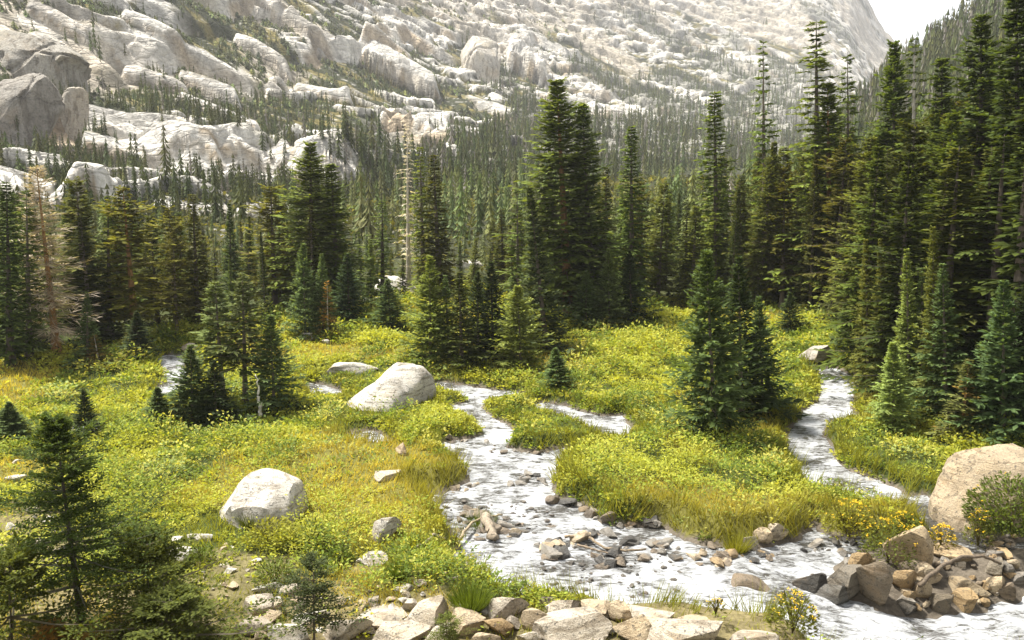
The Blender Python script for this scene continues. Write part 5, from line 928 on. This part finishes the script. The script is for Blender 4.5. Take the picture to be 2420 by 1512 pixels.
bush(2310,1300,60,90,300,(.12,.13,.03),'thin flowered plant among stones right of the pile',20,seed=6,name='flowering_bush',on=.1)
bush(2385,1240,190,120,3200,(.10,.13,.025),'dark leafy bush hanging below the huge tan boulder',10,seed=7,leaf=.15)
bush(1135,1262,52,65,420,LG,'grass tuft growing in mid stream above the short log',0,True,8,'grass_tuft','grass tuft')
bush(1110,1442,140,72,1100,LG,'large arching grass tuft at the left stream bank',0,True,9,'grass_tuft','grass tuft')
bush(990,1300,60,45,400,YG,'grass tuft right of the blocky white boulder',0,True,10,'grass_tuft','grass tuft')
bush(940,1370,70,55,500,LG,'dark grass tuft below the flat tilted slab',0,True,11,'grass_tuft','grass tuft')
bush(590,1245,70,45,420,(.09,.11,.02),'dark grass tuft before the large humped boulder',0,True,12,'grass_tuft','grass tuft')
bush(478,1330,55,50,350,LG,'round green shrub beside the pale rock near the foreground fir',0,seed=13)
bush(650,1380,90,65,700,(.14,.17,.04),'leafy shrub on the bare slope left of the small fir',0,seed=14)
bush(640,1285,120,60,900,YG,'leafy shrub below the large humped boulder',0,seed=15)
bush(740,1290,80,60,500,(.13,.16,.04),'leafy shrub right of the shrub below the humped boulder',0,seed=16)
bush(800,1330,60,40,350,LG,'low green shrub between two pale slabs',0,seed=17)
bush(1390,1290,50,14,200,YG,'mossy tuft on the long mid stream bar',0,True,18,'grass_tuft','grass tuft',on=.15)
bush(1690,1478,40,30,60,(.14,.13,.03),'sparse little plant on the foreground slab',6,seed=19,name='flowering_bush',on=.35)
bush(1740,1310,70,60,500,YG,'bright grass tuft at the grassy point',0,True,20,'grass_tuft','grass tuft')

# ------------------------------------------------------------------ foreground firs
PROTO['front'] = [conifer(501, 5.0, 1.6, .22, .90, .33, 9, -.16, .6, 26, .46, .12, .022, .55, .14, .14, (.045, .062, .016), (.26, .28, .06), clump=.2, wood=True, fine=9, leaf=.08),
                  conifer(502, 1.9, .62, .28, .5, .16, 7, -.05, .6, 13, .42, .08, .016, .6, .25, .1, (.055, .07, .028), (.22, .24, .09), clump=.25, wood=True, fine=6, leaf=.07),
                  conifer(503, 1.6, 1.2, .10, .35, .28, 8, -.15, .3, 24, .46, .12, .022, .6, .2, .14, (.055, .07, .017), (.28, .28, .055), clump=.25, wood=True, fine=8, leaf=.095)]
tree_px('front',195,1490,128,985,300,(.7,.85,.8),'dark fir with dense shaggy branches in the left foreground','dark',0,None,'fir_tree')
tree_px('front',742,1530,742,1325,125,(.75,.8,.8),'small ragged fir with bare lower trunk in the foreground','grey',1,None,'fir_tree')
tree_px('front',1062,1560,1052,1455,70,(1.3,1.3,.8),'fir seedling poking up between the bottom edge rocks','grey',1,None,'fir_tree')
tree_px('front',345,1470,350,1285,230,(.85,.9,.8),'low spreading fir right of the dark foreground fir','dark',2,None,'fir_tree')
tree_px('front',410,1560,400,1420,280,(.75,.8,.75),'low dark fir filling the lower left foreground','dark',2,None,'fir_tree')
tree_px('front',30,1550,20,1330,260,(.85,.9,.75),'low mossy green fir in the bottom left corner','dark',2,None,'fir_tree')
tree_px('dying',130,1560,125,1465,150,(1.1,.9,.6),'bare orange twigged dead seedling at the bottom left','orange',0,None,'fir_tree')

# ------------------------------------------------------------------ haze
import bmesh
bm = bmesh.new(); bmesh.ops.create_cube(bm, size=1.0); me = bpy.data.meshes.new('haze'); bm.to_mesh(me); bm.free()
hz = obj('haze', me, loc=(0, 1390, 330)); hz.scale = (5200, 2900, 720); tag(hz, kind='stuff')
m, nt, nd, ln, out = mat('valley_haze'); v = N(nt, 'ShaderNodeVolumePrincipled'); v.inputs['Color'].default_value = (.98, .985, 1, 1); v.inputs['Density'].default_value = .00015; v.inputs['Anisotropy'].default_value = .2
ln.new(v.outputs[0], out.inputs['Volume']); me.materials.append(m)
